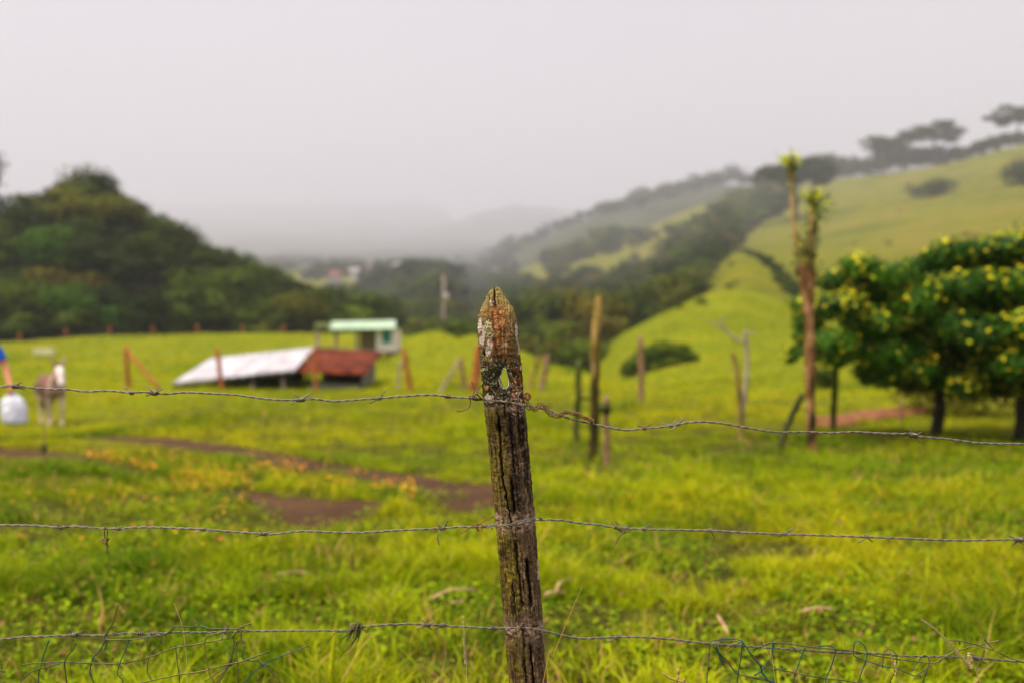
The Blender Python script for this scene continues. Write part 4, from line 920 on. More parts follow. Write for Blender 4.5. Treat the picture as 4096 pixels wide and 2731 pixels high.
b.add(V, [Fq, np.stack([i[0], rl[0], np.full(na, ny*na)], -1), np.stack([rl[-1], i[-1], np.full(na, ny*na+1)], -1)], C2)
def pm(nt, N):
    c = N('Attribute', _attribute_name='Col').outputs[0]; v = N('TexCoord').outputs['Object']
    f = noise(N, scaled(N, v, (1, 1, .12)), 420, 5, .7); f2 = noise(N, v, 260, 5, .7)
    c = mixc(N, 1.0, c, ramp(nt, f, [(.3, (.45, .43, .40)), (.55, (1, 1, 1)), (.75, (1.6, 1.55, 1.45))]), 'MULTIPLY')
    c = mixc(N, 1.0, c, ramp(nt, f2, [(.35, (.6, .6, .6)), (.6, (1.1, 1.1, 1.1)), (.8, (1.7, 1.6, 1.5))]), 'MULTIPLY')
    h = N('Math', _operation='ADD', i0=f, i1=f2).outputs[0]
    bp = N('Bump', Strength=.9, Distance=.003, Height=h).outputs[0]
    return N('BsdfPrincipled', Base__Color=c, Roughness=.85, Specular__IOR__Level=.07, Normal=bp).outputs[0]
m_post = mat('weathered_lichened_wood', pm)
zb = h1((2215-CX)*sc, YP)
po = b.build('pointed_fence_post', m_post, None, ((2215-CX)*sc, YP, zb), col=True)
tag(po, 'old pointed wooden post with orange lichen, moss and a hole through it', 'fence post')
# the rotted hole: cut right through
hole = [(2013, 1471), (2021, 1472), (2027, 1490), (2031, 1508), (2033, 1525), (2029, 1541), (2017, 1547), (2007, 1543), (2001, 1530), (1996, 1516), (2001, 1506), (2008, 1495), (2012, 1482)]
hp = crom([P(a, b_, YP) for a, b_ in hole+hole[:1]], 3)[:-1]; n = len(hp)
cb = MB(); c0 = hp.mean(0); A1 = hp.copy(); A1[:, 1] = YP-.09; A2 = c0+(hp-c0)*1.25; A2[:, 1] = YP+.09
A1 += rng.normal(0, .0004, A1.shape)
idx = np.arange(n); nx2 = (idx+1) % n
cb.add(np.vstack([A1, A2, A1.mean(0), A2.mean(0)]), [np.stack([idx, nx2, nx2+n, idx+n], -1), np.stack([nx2, idx, np.full(n, 2*n)], -1), np.stack([idx+n, nx2+n, np.full(n, 2*n+1)], -1)], (.03, .022, .01))
cut = cb.build('hole_cutter', m_post, None, (0, 0, 0), smooth=False, col=True)
bpy.context.view_layer.update()
md = po.modifiers.new('hole', 'BOOLEAN'); md.operation = 'DIFFERENCE'; md.object = cut; md.solver = 'EXACT'
dg = bpy.context.evaluated_depsgraph_get(); me2 = bpy.data.meshes.new_from_object(po.evaluated_get(dg), depsgraph=dg)
po.modifiers.clear(); po.data = me2; bpy.data.objects.remove(cut)

# ------------------------------------------------------------------ barbed wires
def wire_mat(name, steel, rust, lo, hi):
    def f(nt, N):
        v = N('TexCoord').outputs['Object']
        m_ = ramp(nt, noise(N, v, 7, 5, .7), [(lo, (0, 0, 0)), (hi, (1, 1, 1))])
        a = ramp(nt, noise(N, v, 160, 5, .7), [(.3, tuple(.35*k for k in steel)), (.55, steel), (.75, tuple(1.5*k for k in steel))])
        r = ramp(nt, noise(N, v, 200, 5, .7), [(.3, tuple(.4*k for k in rust)), (.7, rust)])
        return N('BsdfPrincipled', Base__Color=mixc(N, m_, a, r), Metallic=.25, Roughness=.5, Specular__IOR__Level=.5,
                 Normal=N('Bump', Strength=.6, Distance=.0006, Height=noise(N, v, 900, 4, .7)).outputs[0]).outputs[0]
    return mat(name, f)
m_wire = wire_mat('galvanised_wire', (.17, .135, .10), (.30, .11, .03), .60, .68)
m_wire2 = wire_mat('dull_wire', (.14, .108, .08), (.22, .10, .04), .62, .75)
m_rustw = wire_mat('rusted_wire', (.085, .034, .015), (.24, .085, .022), .42, .58)
m_drust = wire_mat('dark_rusted_wire', (.085, .042, .022), (.20, .085, .03), .45, .65)
m_gwire = wire_mat('green_coated_wire', (.010, .075, .062), (.16, .11, .03), .50, .62)
m_gold = wire_mat('mossy_coated_wire', (.06, .062, .022), (.20, .13, .03), .45, .62)
YW = 2.095
W1 = [(-2400, 1500), (-1500, 1545), (-620, 1530), (-300, 1560), (-120, 1552), (0, 1546), (65, 1544), (196, 1555), (270, 1555), (340, 1564), (435, 1561), (522, 1569), (579, 1566), (653, 1574), (749, 1568), (871, 1574), (943, 1578), (1070, 1595), (1180, 1599), (1252, 1594), (1335, 1604), (1429, 1597), (1512, 1592), (1622, 1583), (1727, 1578), (1816, 1587), (1899, 1592), (1930, 1597), (2012, 1605), (2044, 1608), (2083, 1619), (2115, 1623), (2153, 1629), (2197, 1641), (2261, 1667), (2325, 1684), (2450, 1711), (2512, 1719), (2577, 1712), (2675, 1703), (2750, 1688), (2815, 1685), (2891, 1692), (2978, 1707), (3100, 1726), (3226, 1726), (3322, 1731), (3417, 1727), (3513, 1732), (3632, 1736), (3689, 1746), (3798, 1756), (3925, 1772), (4096, 1776), (4300, 1790), (4700, 1800), (5600, 1790), (6800, 1830)]
W2 = [(-2400, 2060), (-1500, 2085), (-620, 2080), (-200, 2092), (0, 2097), (128, 2099), (245, 2107), (306, 2102), (434, 2112), (551, 2107), (663, 2109), (816, 2116), (900, 2123), (1053, 2134), (1094, 2135), (1206, 2123), (1410, 2130), (1589, 2120), (1767, 2112), (1844, 2106), (1920, 2107), (1971, 2099), (2060, 2096), (2145, 2077), (2251, 2080), (2309, 2090), (2400, 2099), (2450, 2108), (2577, 2116), (2839, 2121), (3000, 2130), (3152, 2135), (3466, 2145), (3831, 2159), (4096, 2156), (4400, 2165), (4700, 2160), (5600, 2175), (6800, 2160)]
W3 = [(-2400, 2610), (-1500, 2590), (-620, 2600), (-200, 2570), (0, 2556), (64, 2547), (170, 2543), (289, 2538), (383, 2539), (510, 2530), (617, 2533), (702, 2527), (808, 2527), (893, 2525), (1000, 2521), (1262, 2519), (1374, 2519), (1446, 2505), (1620, 2493), (1709, 2497), (1977, 2510), (2092, 2508), (2177, 2520), (2262, 2541), (2336, 2551), (2466, 2546), (2568, 2546), (2695, 2555), (2802, 2568), (2908, 2577), (3000, 2583), (3186, 2597), (3373, 2611), (3513, 2613), (3606, 2623), (3792, 2627), (3932, 2634), (4096, 2645), (4400, 2655), (4700, 2650), (5600, 2640), (6800, 2670)]
def wire(label, pts, barbs, turn, r, m, bm):
    g = resample(crom([P(a, b_, YW) for a, b_ in pts], 6), .0031)
    # bow round the post face
    k = np.exp(-((g[:, 0]-np.interp(g[:, 2], [-.2, 1.4], [.05, 0]))/.10)**4); g[:, 1] = YW-.002*k
    g[:, 1] += .012*(fbm(g[:, 0]*2.2, g[:, 0]*0, s=int(pts[5][1]), o=2)-.5)*(1-k)
    barbs = list(barbs)+[(q_, 1) for q_ in (-2000, -1300, -800, 5000, 5500, 6100)]
    e = empty('barbed_wire', g[0], label, 'barbed wire', 'three barbed wires nailed across the post')
    s = np.arange(len(g))*.0031; a = s/turn*2*math.pi+.8*np.sin(s*7)
    t = np.gradient(g, axis=0); t /= np.linalg.norm(t, axis=1)[:, None]
    u_ = np.cross(t, [0, 1., 0]); u_ /= np.linalg.norm(u_, axis=1)[:, None]; v_ = np.cross(t, u_)
    for ph in (0, math.pi):
        q = g+r*1.02*(np.cos(a+ph)[:, None]*u_+np.sin(a+ph)[:, None]*v_)
        MB().tube(q, r, 6).build('strand', m, e, g[0])
    for bx in barbs:
        px, kind = bx[0], bx[1] if len(bx) > 1 else 0
        x = (px-CX)/F0*YW; j = int(np.argmin(abs(g[:, 0]-x))); c = g[j]; tt, uu_, vv = t[j], u_[j], v_[j]
        B = MB(); nc = 2+(kind == 2)
        for h_ in ((0,) if kind != 1 else (0, 1)):
            tu = rng.uniform(1.7, 2.6); m0 = 26; ph = rng.uniform(0, 6.28); L_ = .0042*tu*(1 if h_ == 0 else -1)
            al = ph+np.linspace(0, tu*2*math.pi, m0)*(1 if h_ == 0 else -1); rr = r*3.1*(1+.12*rng.normal(0, 1, m0).cumsum()/8)
            c1 = c+tt*(.006*h_)
            coil = c1+tt*(np.linspace(-L_/2, L_/2, m0))[:, None]+rr[:, None]*(np.cos(al)[:, None]*uu_+np.sin(al)[:, None]*vv)
            def prong(p0, dirn, ln):
                sd = np.array([dirn[0], dirn[1]*.35, dirn[2]]); sd /= np.linalg.norm(sd)
                return np.array([p0+sd*ln*.3, p0+sd*ln*.65+tt*rng.uniform(-.0008, .0008), p0+sd*ln])
            l0, l1 = rng.uniform(.010, .020, 2)
            d0 = (coil[0]-c1)/np.linalg.norm(coil[0]-c1)+tt*rng.uniform(-.5, .5); d1 = (coil[-1]-c1)/np.linalg.norm(coil[-1]-c1)+tt*rng.uniform(-.5, .5)
            full = np.vstack([prong(coil[0], d0, l0)[::-1], coil, prong(coil[-1], d1, l1)])
            rad = np.full(len(full), r*1.0); rad[0] *= .6; rad[-1] *= .6
            B.tube(full, rad, 6)
        if len(bx) > 2:
            B.tube(crom([c]+[P(a_, b_, YW-.006) for a_, b_ in bx[2]], 5), r*.95, 6)
        B.build('barb', m_rustw if kind == 3 else bm, e, g[0])
    return e
wire('top barbed wire crossing the post just below its hole', W1, [(-330, 1), (60, 1), (528, 0), (613, 1), (620, 0), (1195, 1), (1213, 0), (1517, 0), (1795, 3), (2089, 0), (2578, 3), (2684, 0), (2714, 0), (3643, 1), (3664, 3), (4350, 1)], .037, .00128, m_wire, m_wire)
wire('middle barbed wire tied to the post with green wire', W2, [(-250, 1), (252, 0), (480, 0), (814, 0), (1053, 1), (1762, 1, [(1756, 2130), (1750, 2150), (1757, 2178)]), (2464, 3), (2490, 0), (2575, 0), (2840, 0), (3143, 0), (3463, 0), (4066, 1), (4082, 0), (4500, 0)], .040, .00125, m_wire, m_wire2)
wire('bottom barbed wire tangled with loose wire mesh at both sides', W3, [(-300, 0), (294, 1), (563, 2), (609, 1), (903, 0), (1437, 2), (1705, 1), (1768, 2), (1988, 2), (2466, 2), (2873, 0), (2934, 2), (3187, 2), (3785, 0), (3905, 1), (4400, 1)], .038, .00125, m_wire2, m_wire2)
def loose(name, label, cat, curves, m, rad=.0013, Y=YW, parts=None):
    """a bent piece of wire: several curves of one piece"""
    B = MB(); first = None
    for cvi in curves:
        pts, r_ = (cvi[0], cvi[1]) if isinstance(cvi, tuple) else (cvi, rad)
        q = crom([P(p[0], p[1], Y+(p[2] if len(p) > 2 else 0)) for p in pts], 7)
        q = q+rng.normal(0, .00012, q.shape)
        B.tube(q, r_, 7, jit=.06); first = q[0] if first is None else first
    return tag(B.build(name, m, None, first), label, cat)
def cz(ox, oy, s): return lambda pts: [(ox+p[0]*s, oy+p[1]*s)+tuple(p[2:]) for p in pts]
A1 = cz(1700, 1450, .3189)
def twist(path, n, rr, tr, off=0):
    """points of a wire wound round a path given in photo pixels"""
    q = resample(crom([P(p[0], p[1], YW-.004) for p in path], 6), .0015); a = np.linspace(0, n*2*math.pi, len(q))+off
    t = np.gradient(q, axis=0); t /= np.linalg.norm(t, axis=1)[:, None]; u_ = np.cross(t, [0, 1., 0]); v_ = np.cross(t, u_)
    return q+rr*(np.cos(a)[:, None]*u_+np.sin(a)[:, None]*v_)
loose('tie_wire', 'rusty tie wire knotted left of the post with a loose end pointing down', 'tie wire',
      [A1([(398, 610, -.004), (470, 600, -.004), (520, 580, -.004), (560, 545, -.004), (572, 490, -.004), (558, 425, -.006), (600, 418, -.006), (650, 440, -.008), (640, 470, -.004), (600, 455, -.008), (605, 400, -.008), (620, 350, -.006), (600, 280, -.004), (583, 230, -.004)]),
       A1([(600, 440, -.003), (640, 400, .004), (690, 430, -.007), (660, 470, -.004), (620, 430, .004), (650, 395, -.007), (700, 460, -.003), (640, 468, .004), (612, 450, -.007)]),
       A1([(735, 268, .035), (690, 300, .02), (660, 350, 0), (655, 380, -.008), (690, 430, -.008), (760, 475, -.006), (820, 480, -.008), (870, 430, -.010), (920, 340, -.012), (945, 270, -.012), (940, 210, -.006), (930, 190, .02)]),
       A1([(660, 365, -.003), (700, 380, -.008), (740, 440, -.008), (800, 500, -.008), (860, 490, -.010), (900, 440, -.012), (950, 350, -.012), (968, 280, -.012), (950, 220, -.004), (935, 195, .02)])], m_drust, .0011)
B = MB()
path = [(2098, 1572), (2104, 1602), (2125, 1625), (2142, 1637), (2158, 1617), (2178, 1620), (2190, 1642), (2205, 1658), (2235, 1664), (2262, 1646), (2290, 1652), (2315, 1656), (2335, 1668), (2360, 1676), (2374, 1686)]
for k_ in range(3): B.tube(twist(path, 6.5, .0036, 1, k_*2.1), .00115, 6, jit=.08)
B.tube(crom([P(a, b_, YW-.006) for a, b_ in [(2108, 1570), (2120, 1578), (2120, 1592), (2108, 1594), (2100, 1580), (2106, 1568), (2116, 1582), (2112, 1600)]], 5), .0018, 7, jit=.1)
for tx, ty in ((2240, 1660), (2262, 1646), (2300, 1652), (2345, 1668), (2368, 1684)):
    B.tube(twist([(tx-7, ty), (tx+7, ty+3)], 3, .0042, 1), .0011, 6)
tag(B.build('tie_wire', m_rustw, None, P(2098, 1572, YW)), 'thick rusty wire wound around the top wire right of the post', 'tie wire')
A4 = cz(1700, 1900, .5299)
loose('green_tie_wire', 'green coated wire binding the middle wire to the post', 'tie wire',
      [A4([(522, 345, .03), (520, 380, -.002), (560, 385, -.006), (640, 370, -.006), (720, 345, -.006), (800, 330, -.006), (832, 322, 0), (834, 298, .03)]), A4([(860, 320, 0), (872, 318, -.006), (880, 326, -.006), (874, 334, -.004), (862, 328, 0)])], m_gwire, .0014)
loose('tie_wire', 'rusty hooked wire sticking out left of the middle wire knot', 'tie wire',
      [A4([(526, 308, .01), (470, 330, 0), (430, 352, -.004), (405, 375, -.006), (395, 395, -.006), (410, 412, -.006), (435, 400, -.006), (430, 375, -.006), (400, 372, -.004), (390, 400, -.002), (405, 420, -.002)]),
       A4([(268, 440, -.004), (320, 405, -.004), (360, 380, -.005), (395, 363, -.006), (420, 372, -.004)])], m_rustw, .0012)
loose('wire_coil', 'short wound coil on the middle wire at the left edge of the post', 'wire coil', [[tuple(p) for p in []] or A4([(430, 385), (512, 408)])][:0] or [A4([(455, 372, -.004), (460, 395, -.005), (468, 368, .004), (474, 398, -.005), (480, 366, .004), (486, 394, -.005), (492, 370, .004), (500, 392, -.004), (510, 408, -.004)])], m_wire2, .0012)
A3 = cz(0, 1500, .5102)
loose('hanging_wire_loop', 'rusty knotted loop hanging from the middle wire at the left', 'wire loop',
      [A3([(825, 1188, -.004), (818, 1220, -.003), (822, 1270, -.003), (838, 1310, -.004), (812, 1316, -.006), (800, 1298, -.004), (812, 1284, -.003), (832, 1290, -.006), (840, 1310, -.003), (832, 1330, -.005), (850, 1335, -.003), (840, 1350, -.003), (838, 1372, -.003), (845, 1394, -.003)]),
       A3([(825, 1188, -.004), (842, 1210, -.004), (842, 1250, -.004), (834, 1290, -.004), (854, 1275, -.004), (850, 1290, -.002), (830, 1312, -.006), (845, 1325, -.002)])], m_drust, .0012)
loose('dangling_wire', 'bent dark wire end dangling from the middle wire right of the post', 'wire end',
      [[(2472, 2110, -.004), (2490, 2118, -.004), (2500, 2122, -.005), (2482, 2140, -.004), (2466, 2168, -.003), (2452, 2193, -.003)], [(2476, 2108, .003), (2492, 2130, -.004), (2510, 2126, -.003), (2520, 2112, -.003)]], m_gold, .0012)
MBs = MB(); MBs.tube(crom([P(2088, 2492, YW-.010), P(2084, 2503, YW-.012), P(2084, 2512, YW-.010), P(2088, 2519, YW+.004)], 4), .0021, 8); MBs.tube([P(2088, 2492, YW-.010), P(2089, 2494, YW+.02)], .002, 8)
tag(MBs.build('bent_nail', m_drust, None, P(2088, 2500, YW)), 'rusty bent nail holding the bottom wire to the post', 'nail')
# torn tuft caught on the bottom wire
A6 = cz(950, 2300, .4464)
B = MB()
kn = P(*A6([(1095, 455)])[0], YW)
for _ in range(150):
    e_ = A6([(rng.uniform(960, 1100), rng.uniform(440, 600))])[0]; s_ = A6([(1095+rng.normal(0, 8), 450+rng.normal(0, 9))])[0]
    m_ = ((s_[0]+e_[0])/2+rng.normal(0, 6), min(s_[1], e_[1])+rng.uniform(-6, 14))
    yo = rng.uniform(-.012, .008)
    B.tube(crom([P(*s_, YW-.003), P(*m_, YW+yo), P(*e_, YW+yo)], 3), [.0006, .0006, .0006, .0005, .0004, .0003, .0002], 3, c=(.035, .05, .012) if rng.random() < .65 else (.22, .18, .06), caps=False)
for ends in ([(1095, 455), (1000, 500), (880, 515), (802, 603)], [(1090, 470), (1000, 520), (920, 590), (912, 660)], [(1100, 480), (1060, 570), (980, 650), (896, 780)], [(1095, 480), (1085, 560), (1062, 620)], [(1098, 480), (1040, 600), (985, 670), (940, 690)]):
    B.tube(crom([P(a, b_, YW-.006) for a, b_ in A6(ends)], 6), np.linspace(.0016, .0004, (len(ends)-1)*6+1), 5, c=(.03, .045, .012))
B.ball(kn, (.006, .006, .008), 8, 6, (.03, .03, .012), jit=.2)
tag(B.build('snagged_tuft', colmat('dry_hair', .8), None, kn, col=True), 'torn dark tuft of dry grass snagged on the bottom wire', 'tuft')
# loose mesh remains
A5 = cz(0, 2300, .4252)
Lm = [[(195, 840), (380, 822), (600, 815), (860, 824), (1080, 830), (1250, 808), (1400, 770), (1530, 720), (1650, 678), (1800, 655), (1950, 630), (2100, 600), (2190, 572), (2225, 530), (2250, 490), (2352, 452)],
      [(460, 618), (430, 700), (400, 770), (385, 850), (368, 920), (362, 1014)], [(712, 640), (690, 690), (640, 750), (612, 810), (612, 900), (628, 1014)],
      [(1116, 270), (1082, 360), (1075, 420), (1040, 480), (1000, 550), (985, 590), (1010, 602), (1120, 605), (1280, 600), (1420, 574), (1540, 560), (1600, 520), (1660, 478), (1760, 485), (1860, 478)],
      [(1000, 600), (950, 690), (880, 770), (860, 830), (845, 900), (870, 980), (885, 1014)], [(1000, 580), (1003, 640), (988, 692)],
      [(1215, 610), (1170, 720), (1135, 800), (1105, 920), (1140, 970), (1155, 1014)], [(1525, 595), (1480, 670), (1408, 750), (1385, 900), (1410, 950), (1425, 985)],
      [(1815, 412), (1870, 460), (1860, 478)], [(1870, 465), (1980, 498), (2130, 500), (2220, 500), (2290, 490)],
      [(1325, 1010), (1480, 975), (1680, 935), (1900, 900), (2090, 848), (2250, 815), (2352, 780), (2460, 740), (2530, 715)],
      [(1652, 665), (1665, 780), (1685, 930), (1692, 1014)], [(2060, 542), (1980, 560), (1930, 610), (1930, 700), (1950, 830), (1980, 940), (2015, 1014)],
      [(2255, 505), (2268, 590), (2215, 680), (2170, 800), (2110, 900), (2030, 1014)], [(2190, 580), (2200, 650), (2180, 760), (2150, 850), (2060, 1014)],
      [(2230, 620), (2220, 700), (2235, 830), (2245, 1014)], [(2268, 610), (2305, 650), (2280, 760), (2340, 800), (2430, 810), (2530, 850)],
      [(1922, 996), (2060, 905), (2170, 830)], [(180, 1014), (260, 930), (340, 885), (450, 860), (545, 832)], [(-40, 895), (45, 905)],
      [(2425, 795), (2530, 880), (2640, 1014)], [(2290, 1014), (2450, 860), (2620, 770), (2900, 660)], [(2260, 520), (2272, 640), (2300, 660)], [(2120, 850), (2190, 830), (2160, 790), (2170, 850)]]
e = empty('wire_mesh', P(400, 2700, YW), 'broken rusty remnant of green wire mesh hanging at the lower left', 'wire mesh')
def meshpiece(lines, tr, e, mm):
    for j, l in enumerate(lines):
        yo = rng.uniform(-.012, .004)
        ext = list(l)
        if l[-1][1] >= 1010: ext = ext+[(l[-1][0]+(l[-1][0]-l[-2][0])*.5, l[-1][1]+160)]
        pts = [(a+rng.uniform(-3, 3), b_) for a, b_ in ext]
        q = crom([P(a, b_, YW+yo+.004*math.sin(a*.05)) for a, b_ in tr(pts)], 6); q += rng.normal(0, .00015, q.shape)
        B = MB().tube(q, .00122*rng.uniform(.9, 1.15), 7, jit=.08)
        for _ in range(1): B.ball(q[-1 if l[-1][1] < 1000 else 0], .0022, 6, 5, jit=.2)
        B.build('mesh_strand', mm[j % len(mm)], e, e.location)
meshpiece(Lm, A5, e, [m_gold, m_gwire, m_gold, m_gold, m_gwire])
A8 = cz(3000, 2250, .466)
A7 = lambda p: [((2100+a*.4252-3000)/.466, (2250+b_*.4252-2250)/.466) for a, b_ in p]
Rm = [A7([(1712, 1131), (1725, 960), (1738, 800), (1760, 735), (1820, 725), (1980, 738), (2050, 750)]), A7([(1818, 712), (1950, 714), (2030, 728), (2060, 760), (2110, 830), (2160, 900), (2230, 965), (2310, 990), (2400, 996)]),
      A7([(1765, 775), (1810, 830), (1840, 910), (1860, 950), (1888, 980)]), A7([(1770, 775), (1830, 850), (1900, 920), (1960, 1000), (2005, 1045), (2100, 1065), (2220, 1090), (2352, 1125)]),
      A7([(2045, 765), (2035, 880), (2010, 1000), (1998, 1131)]), A7([(2155, 808), (2230, 780), (2330, 750), (2352, 748)]), A7([(2330, 760), (2325, 850), (2290, 930), (2230, 1010), (2165, 1052)]), A7([(2220, 975), (2240, 1050), (2290, 1100), (2330, 1131)]),
      A7([(1800, 780), (1838, 870), (1862, 918)]),
      [(35, 742), (110, 705), (190, 685), (300, 690), (470, 715), (600, 730), (735, 742), (890, 757), (1000, 780), (1140, 805), (1260, 825), (1400, 842), (1540, 858), (1610, 845), (1700, 790), (1780, 755), (1900, 718), (2020, 690), (2125, 670)],
      [(205, 690), (190, 760), (160, 840), (110, 910), (45, 962)], [(-10, 760), (50, 840), (120, 890), (250, 915), (390, 942), (520, 970), (650, 990), (780, 1005), (935, 1030), (1040, 1050)],
      [(470, 730), (440, 810), (405, 900), (385, 960), (378, 1032)], [(595, 715), (680, 710), (735, 742), (725, 800), (690, 900), (655, 980), (650, 1032)],
      [(925, 1030), (965, 920), (1005, 790), (980, 710), (930, 668), (900, 690), (890, 790), (970, 830), (1060, 860), (1140, 885), (1240, 900), (1320, 930), (1390, 960), (1420, 968), (1480, 930), (1548, 885)],
      [(1138, 890), (1145, 800), (1160, 750), (1200, 740), (1250, 780), (1262, 830), (1240, 930), (1200, 1032)],
      [(1400, 915), (1440, 850), (1480, 800), (1510, 795), (1540, 840), (1525, 920), (1480, 1032)], [(1700, 665), (1780, 665), (1900, 690), (1980, 712), (2060, 740), (2140, 770), (2220, 810), (2352, 852), (2500, 900)],
      [(2015, 650), (2040, 690), (2090, 738)], [(2015, 740), (2000, 790), (1970, 850), (1940, 912)], [(90, 890), (110, 940), (160, 1010), (175, 1032)], [(-20, 978), (60, 995), (180, 1022)], [(1790, 665), (1800, 690)]]
e = empty('wire_mesh', P(3500, 2700, YW), 'crushed piece of green wire mesh hanging at the lower right', 'wire mesh')
meshpiece(Rm, A8, e, [m_gwire, m_gwire, m_gwire, m_gold, m_gwire, m_gold])
# ------------------------------------------------------------------ dry stalks, twig and litter
m_stalk = colmat('dry_stalks', .8, .15)
def stalk(label, pts, Y, r=.0011, head=.4, hw_=.006, c=(.42, .28, .10), n=260, name='grass_stalk'):
    q = [P(a, b_, Y) for a, b_ in pts]; dx = (q[0][0]-q[1][0])/max(q[1][2]-q[0][2], .01); z0 = h1(q[0][0], Y)
    bx = q[0][0]+dx*(q[0][2]-z0)*.5
    g = resample(crom([np.array([bx, Y, z0-.02])]+q, 8), .004); m_ = len(g); B = MB()
    B.tube(g, np.linspace(r*1.5, r*.5, m_), 5, c=c); L_ = m_*.004
    tot = np.linalg.norm(np.diff(np.array(q), axis=0), axis=1).sum(); i0 = int(m_-head*tot/.004)
    for _ in range(n):
        i = int(rng.integers(max(i0, 1), m_-1)); t = g[i]-g[i-1]; t /= np.linalg.norm(t)
        a = rng.normal(0, 1, 3); a -= t*np.dot(a, t); a /= np.linalg.norm(a)
        f = 1-(i-i0)/(m_-i0+1); c0_ = g[i]+a*rng.uniform(.1, 1)*hw_*(.35+.65*f)*.5; d_ = t*.8+a*.6; s = rng.uniform(.0011, .0022); b2_ = np.cross(d_, a)*.5
        B.add([c0_-d_*s, c0_-b2_*s, c0_+d_*s, c0_+b2_*s], [[0, 1, 2, 3]], np.array(c)*rng.uniform(.6, 1.3))
    return tag(B.build(name, m_stalk, None, (bx, Y, z0), col=True), label, 'grass stalk')
stalk('upright tan seed spike just left of the post', [(1868, 2731), (1862, 2650), (1857, 2560), (1852, 2462)], 2.08, .0009, .95, .010, n=700, c=(.52, .40, .22))
stalk('thin golden seed stalk leaning right beside the post', [(2172, 2731), (2210, 2625), (2262, 2500), (2300, 2410), (2327, 2350)], 2.06, .0012, .55, .006, c=(.45, .25, .06))
stalk('thick tan seed head leaning left across the right mesh', [(3922, 2731), (3880, 2670), (3800, 2575), (3740, 2515), (3684, 2474)], 2.05, .0012, .98, .013, n=1300, c=(.46, .33, .14))
stalk('fine drooping seed stalk in the middle of the right mesh', [(3602, 2760), (3580, 2690), (3565, 2620), (3550, 2578)], 2.05, .0009, .9, .007, n=380, c=(.44, .30, .12))
stalk('pale thin grass blade in front of the right mesh', [(3102, 2731), (3080, 2640), (3062, 2590), (3053, 2560)], 2.05, .0010, .1, .002, n=8, c=(.5, .33, .10))
stalk('pale straight blade behind the left mesh', [(748, 2731), (742, 2600), (728, 2500), (697, 2412)], 2.16, .0012, .45, .004, n=60, c=(.45, .40, .10))
stalk('blurred tall yellow stalk in the pasture between the sheds and the wheel ruts', [(1303, 1840), (1318, 1780), (1350, 1710), (1388, 1640)], 10.9, .008, .5, .03, n=60, c=(.40, .34, .03))
stalk('blurred pale seed stalk left of the seed spike', [(1765, 2731), (1772, 2680), (1785, 2600)], 2.7, .001, .8, .008, n=200, c=(.42, .30, .13))
B = MB(); A7b = cz(2100, 2250, .4252); TW = lambda l: [P(a, b_, YW) for a, b_ in A7b(l)]
B.tube(crom(TW([(1560, 1190), (1510, 1131), (1420, 1100), (1350, 1075), (1300, 1035)]), 5), np.linspace(.0028, .0018, 21), 7, jit=.1); B.tube(TW([(1425, 1180), (1432, 1100), (1440, 1040)]), [.0016, .002, .002], 7)
B.ball(P(*A7b([(1442, 1022)])[0], YW), (.004, .004, .007), 8, 6); B.ball(P(*A7b([(1495, 1105)])[0], YW), (.003, .003, .005), 8, 6)
B.tube([P(*A7b([(1560, 1190)])[0], YW), [P(*A7b([(1560, 1190)])[0], YW)[0]+.1, YW+.05, 0.0]], [.0028, .006], 6)
tag(B.build('budding_twig', m_mossy, None, (P(*A7b([(1560, 1190)])[0], YW)[0]+.1, YW+.05, 0.0)), 'small budding twig at the bottom edge right of the post', 'twig')
m_straw = simple('straw', [(.3, (.26, .13, .07)), (.7, (.52, .33, .18))], 12)
SK = [((1718, 2436), (1912, 2398), .011, 'broken straw coloured stick in the grass just left of the post'), ((1805, 2452), (1850, 2448), .010, 'short chip of wood under the broken stick'), ((3205, 2488), (3335, 2478), .010, 'curved dry straw leaf in the grass at the right'),
      ((2868, 2500), (2915, 2590), .009, 'dry leaf pointing up above the right mesh'), ((2170, 2425), (2260, 2412), .010, 'pale stick in the bare patch right of the post'), ((1105, 2333), (1240, 2326), .008, 'faint dry stick in the grass at centre left'),
      ((3930, 2350), (4000, 2362), .010, 'pinkish dry leaf near the right edge'), ((2225, 2405), (2300, 2350), .009, 'pale stalk crossing the stick right of the post'), ((3840, 2700), (3925, 2735), .009, 'curled tan dry leaf in the lower right corner')]
for p0, p1, w_, lb in SK:
    a = at(*p0, 2.5, 12); b2 = at(*p1, 2.5, 12); up_ = np.array([0, 0, .045+w_])
    m_ = (a+b2)/2+rng.normal(0, .01, 3); B = MB().tube(crom([a+up_, m_+up_*1.2, b2+up_], 5), w_*np.array([.5]+[1]*9+[.4]), 6, jit=.15, ell=.5)
    tag(B.build('dry_stick', m_straw, None, tuple(a)), lb, 'stick', 'dry bits lying in the grass')

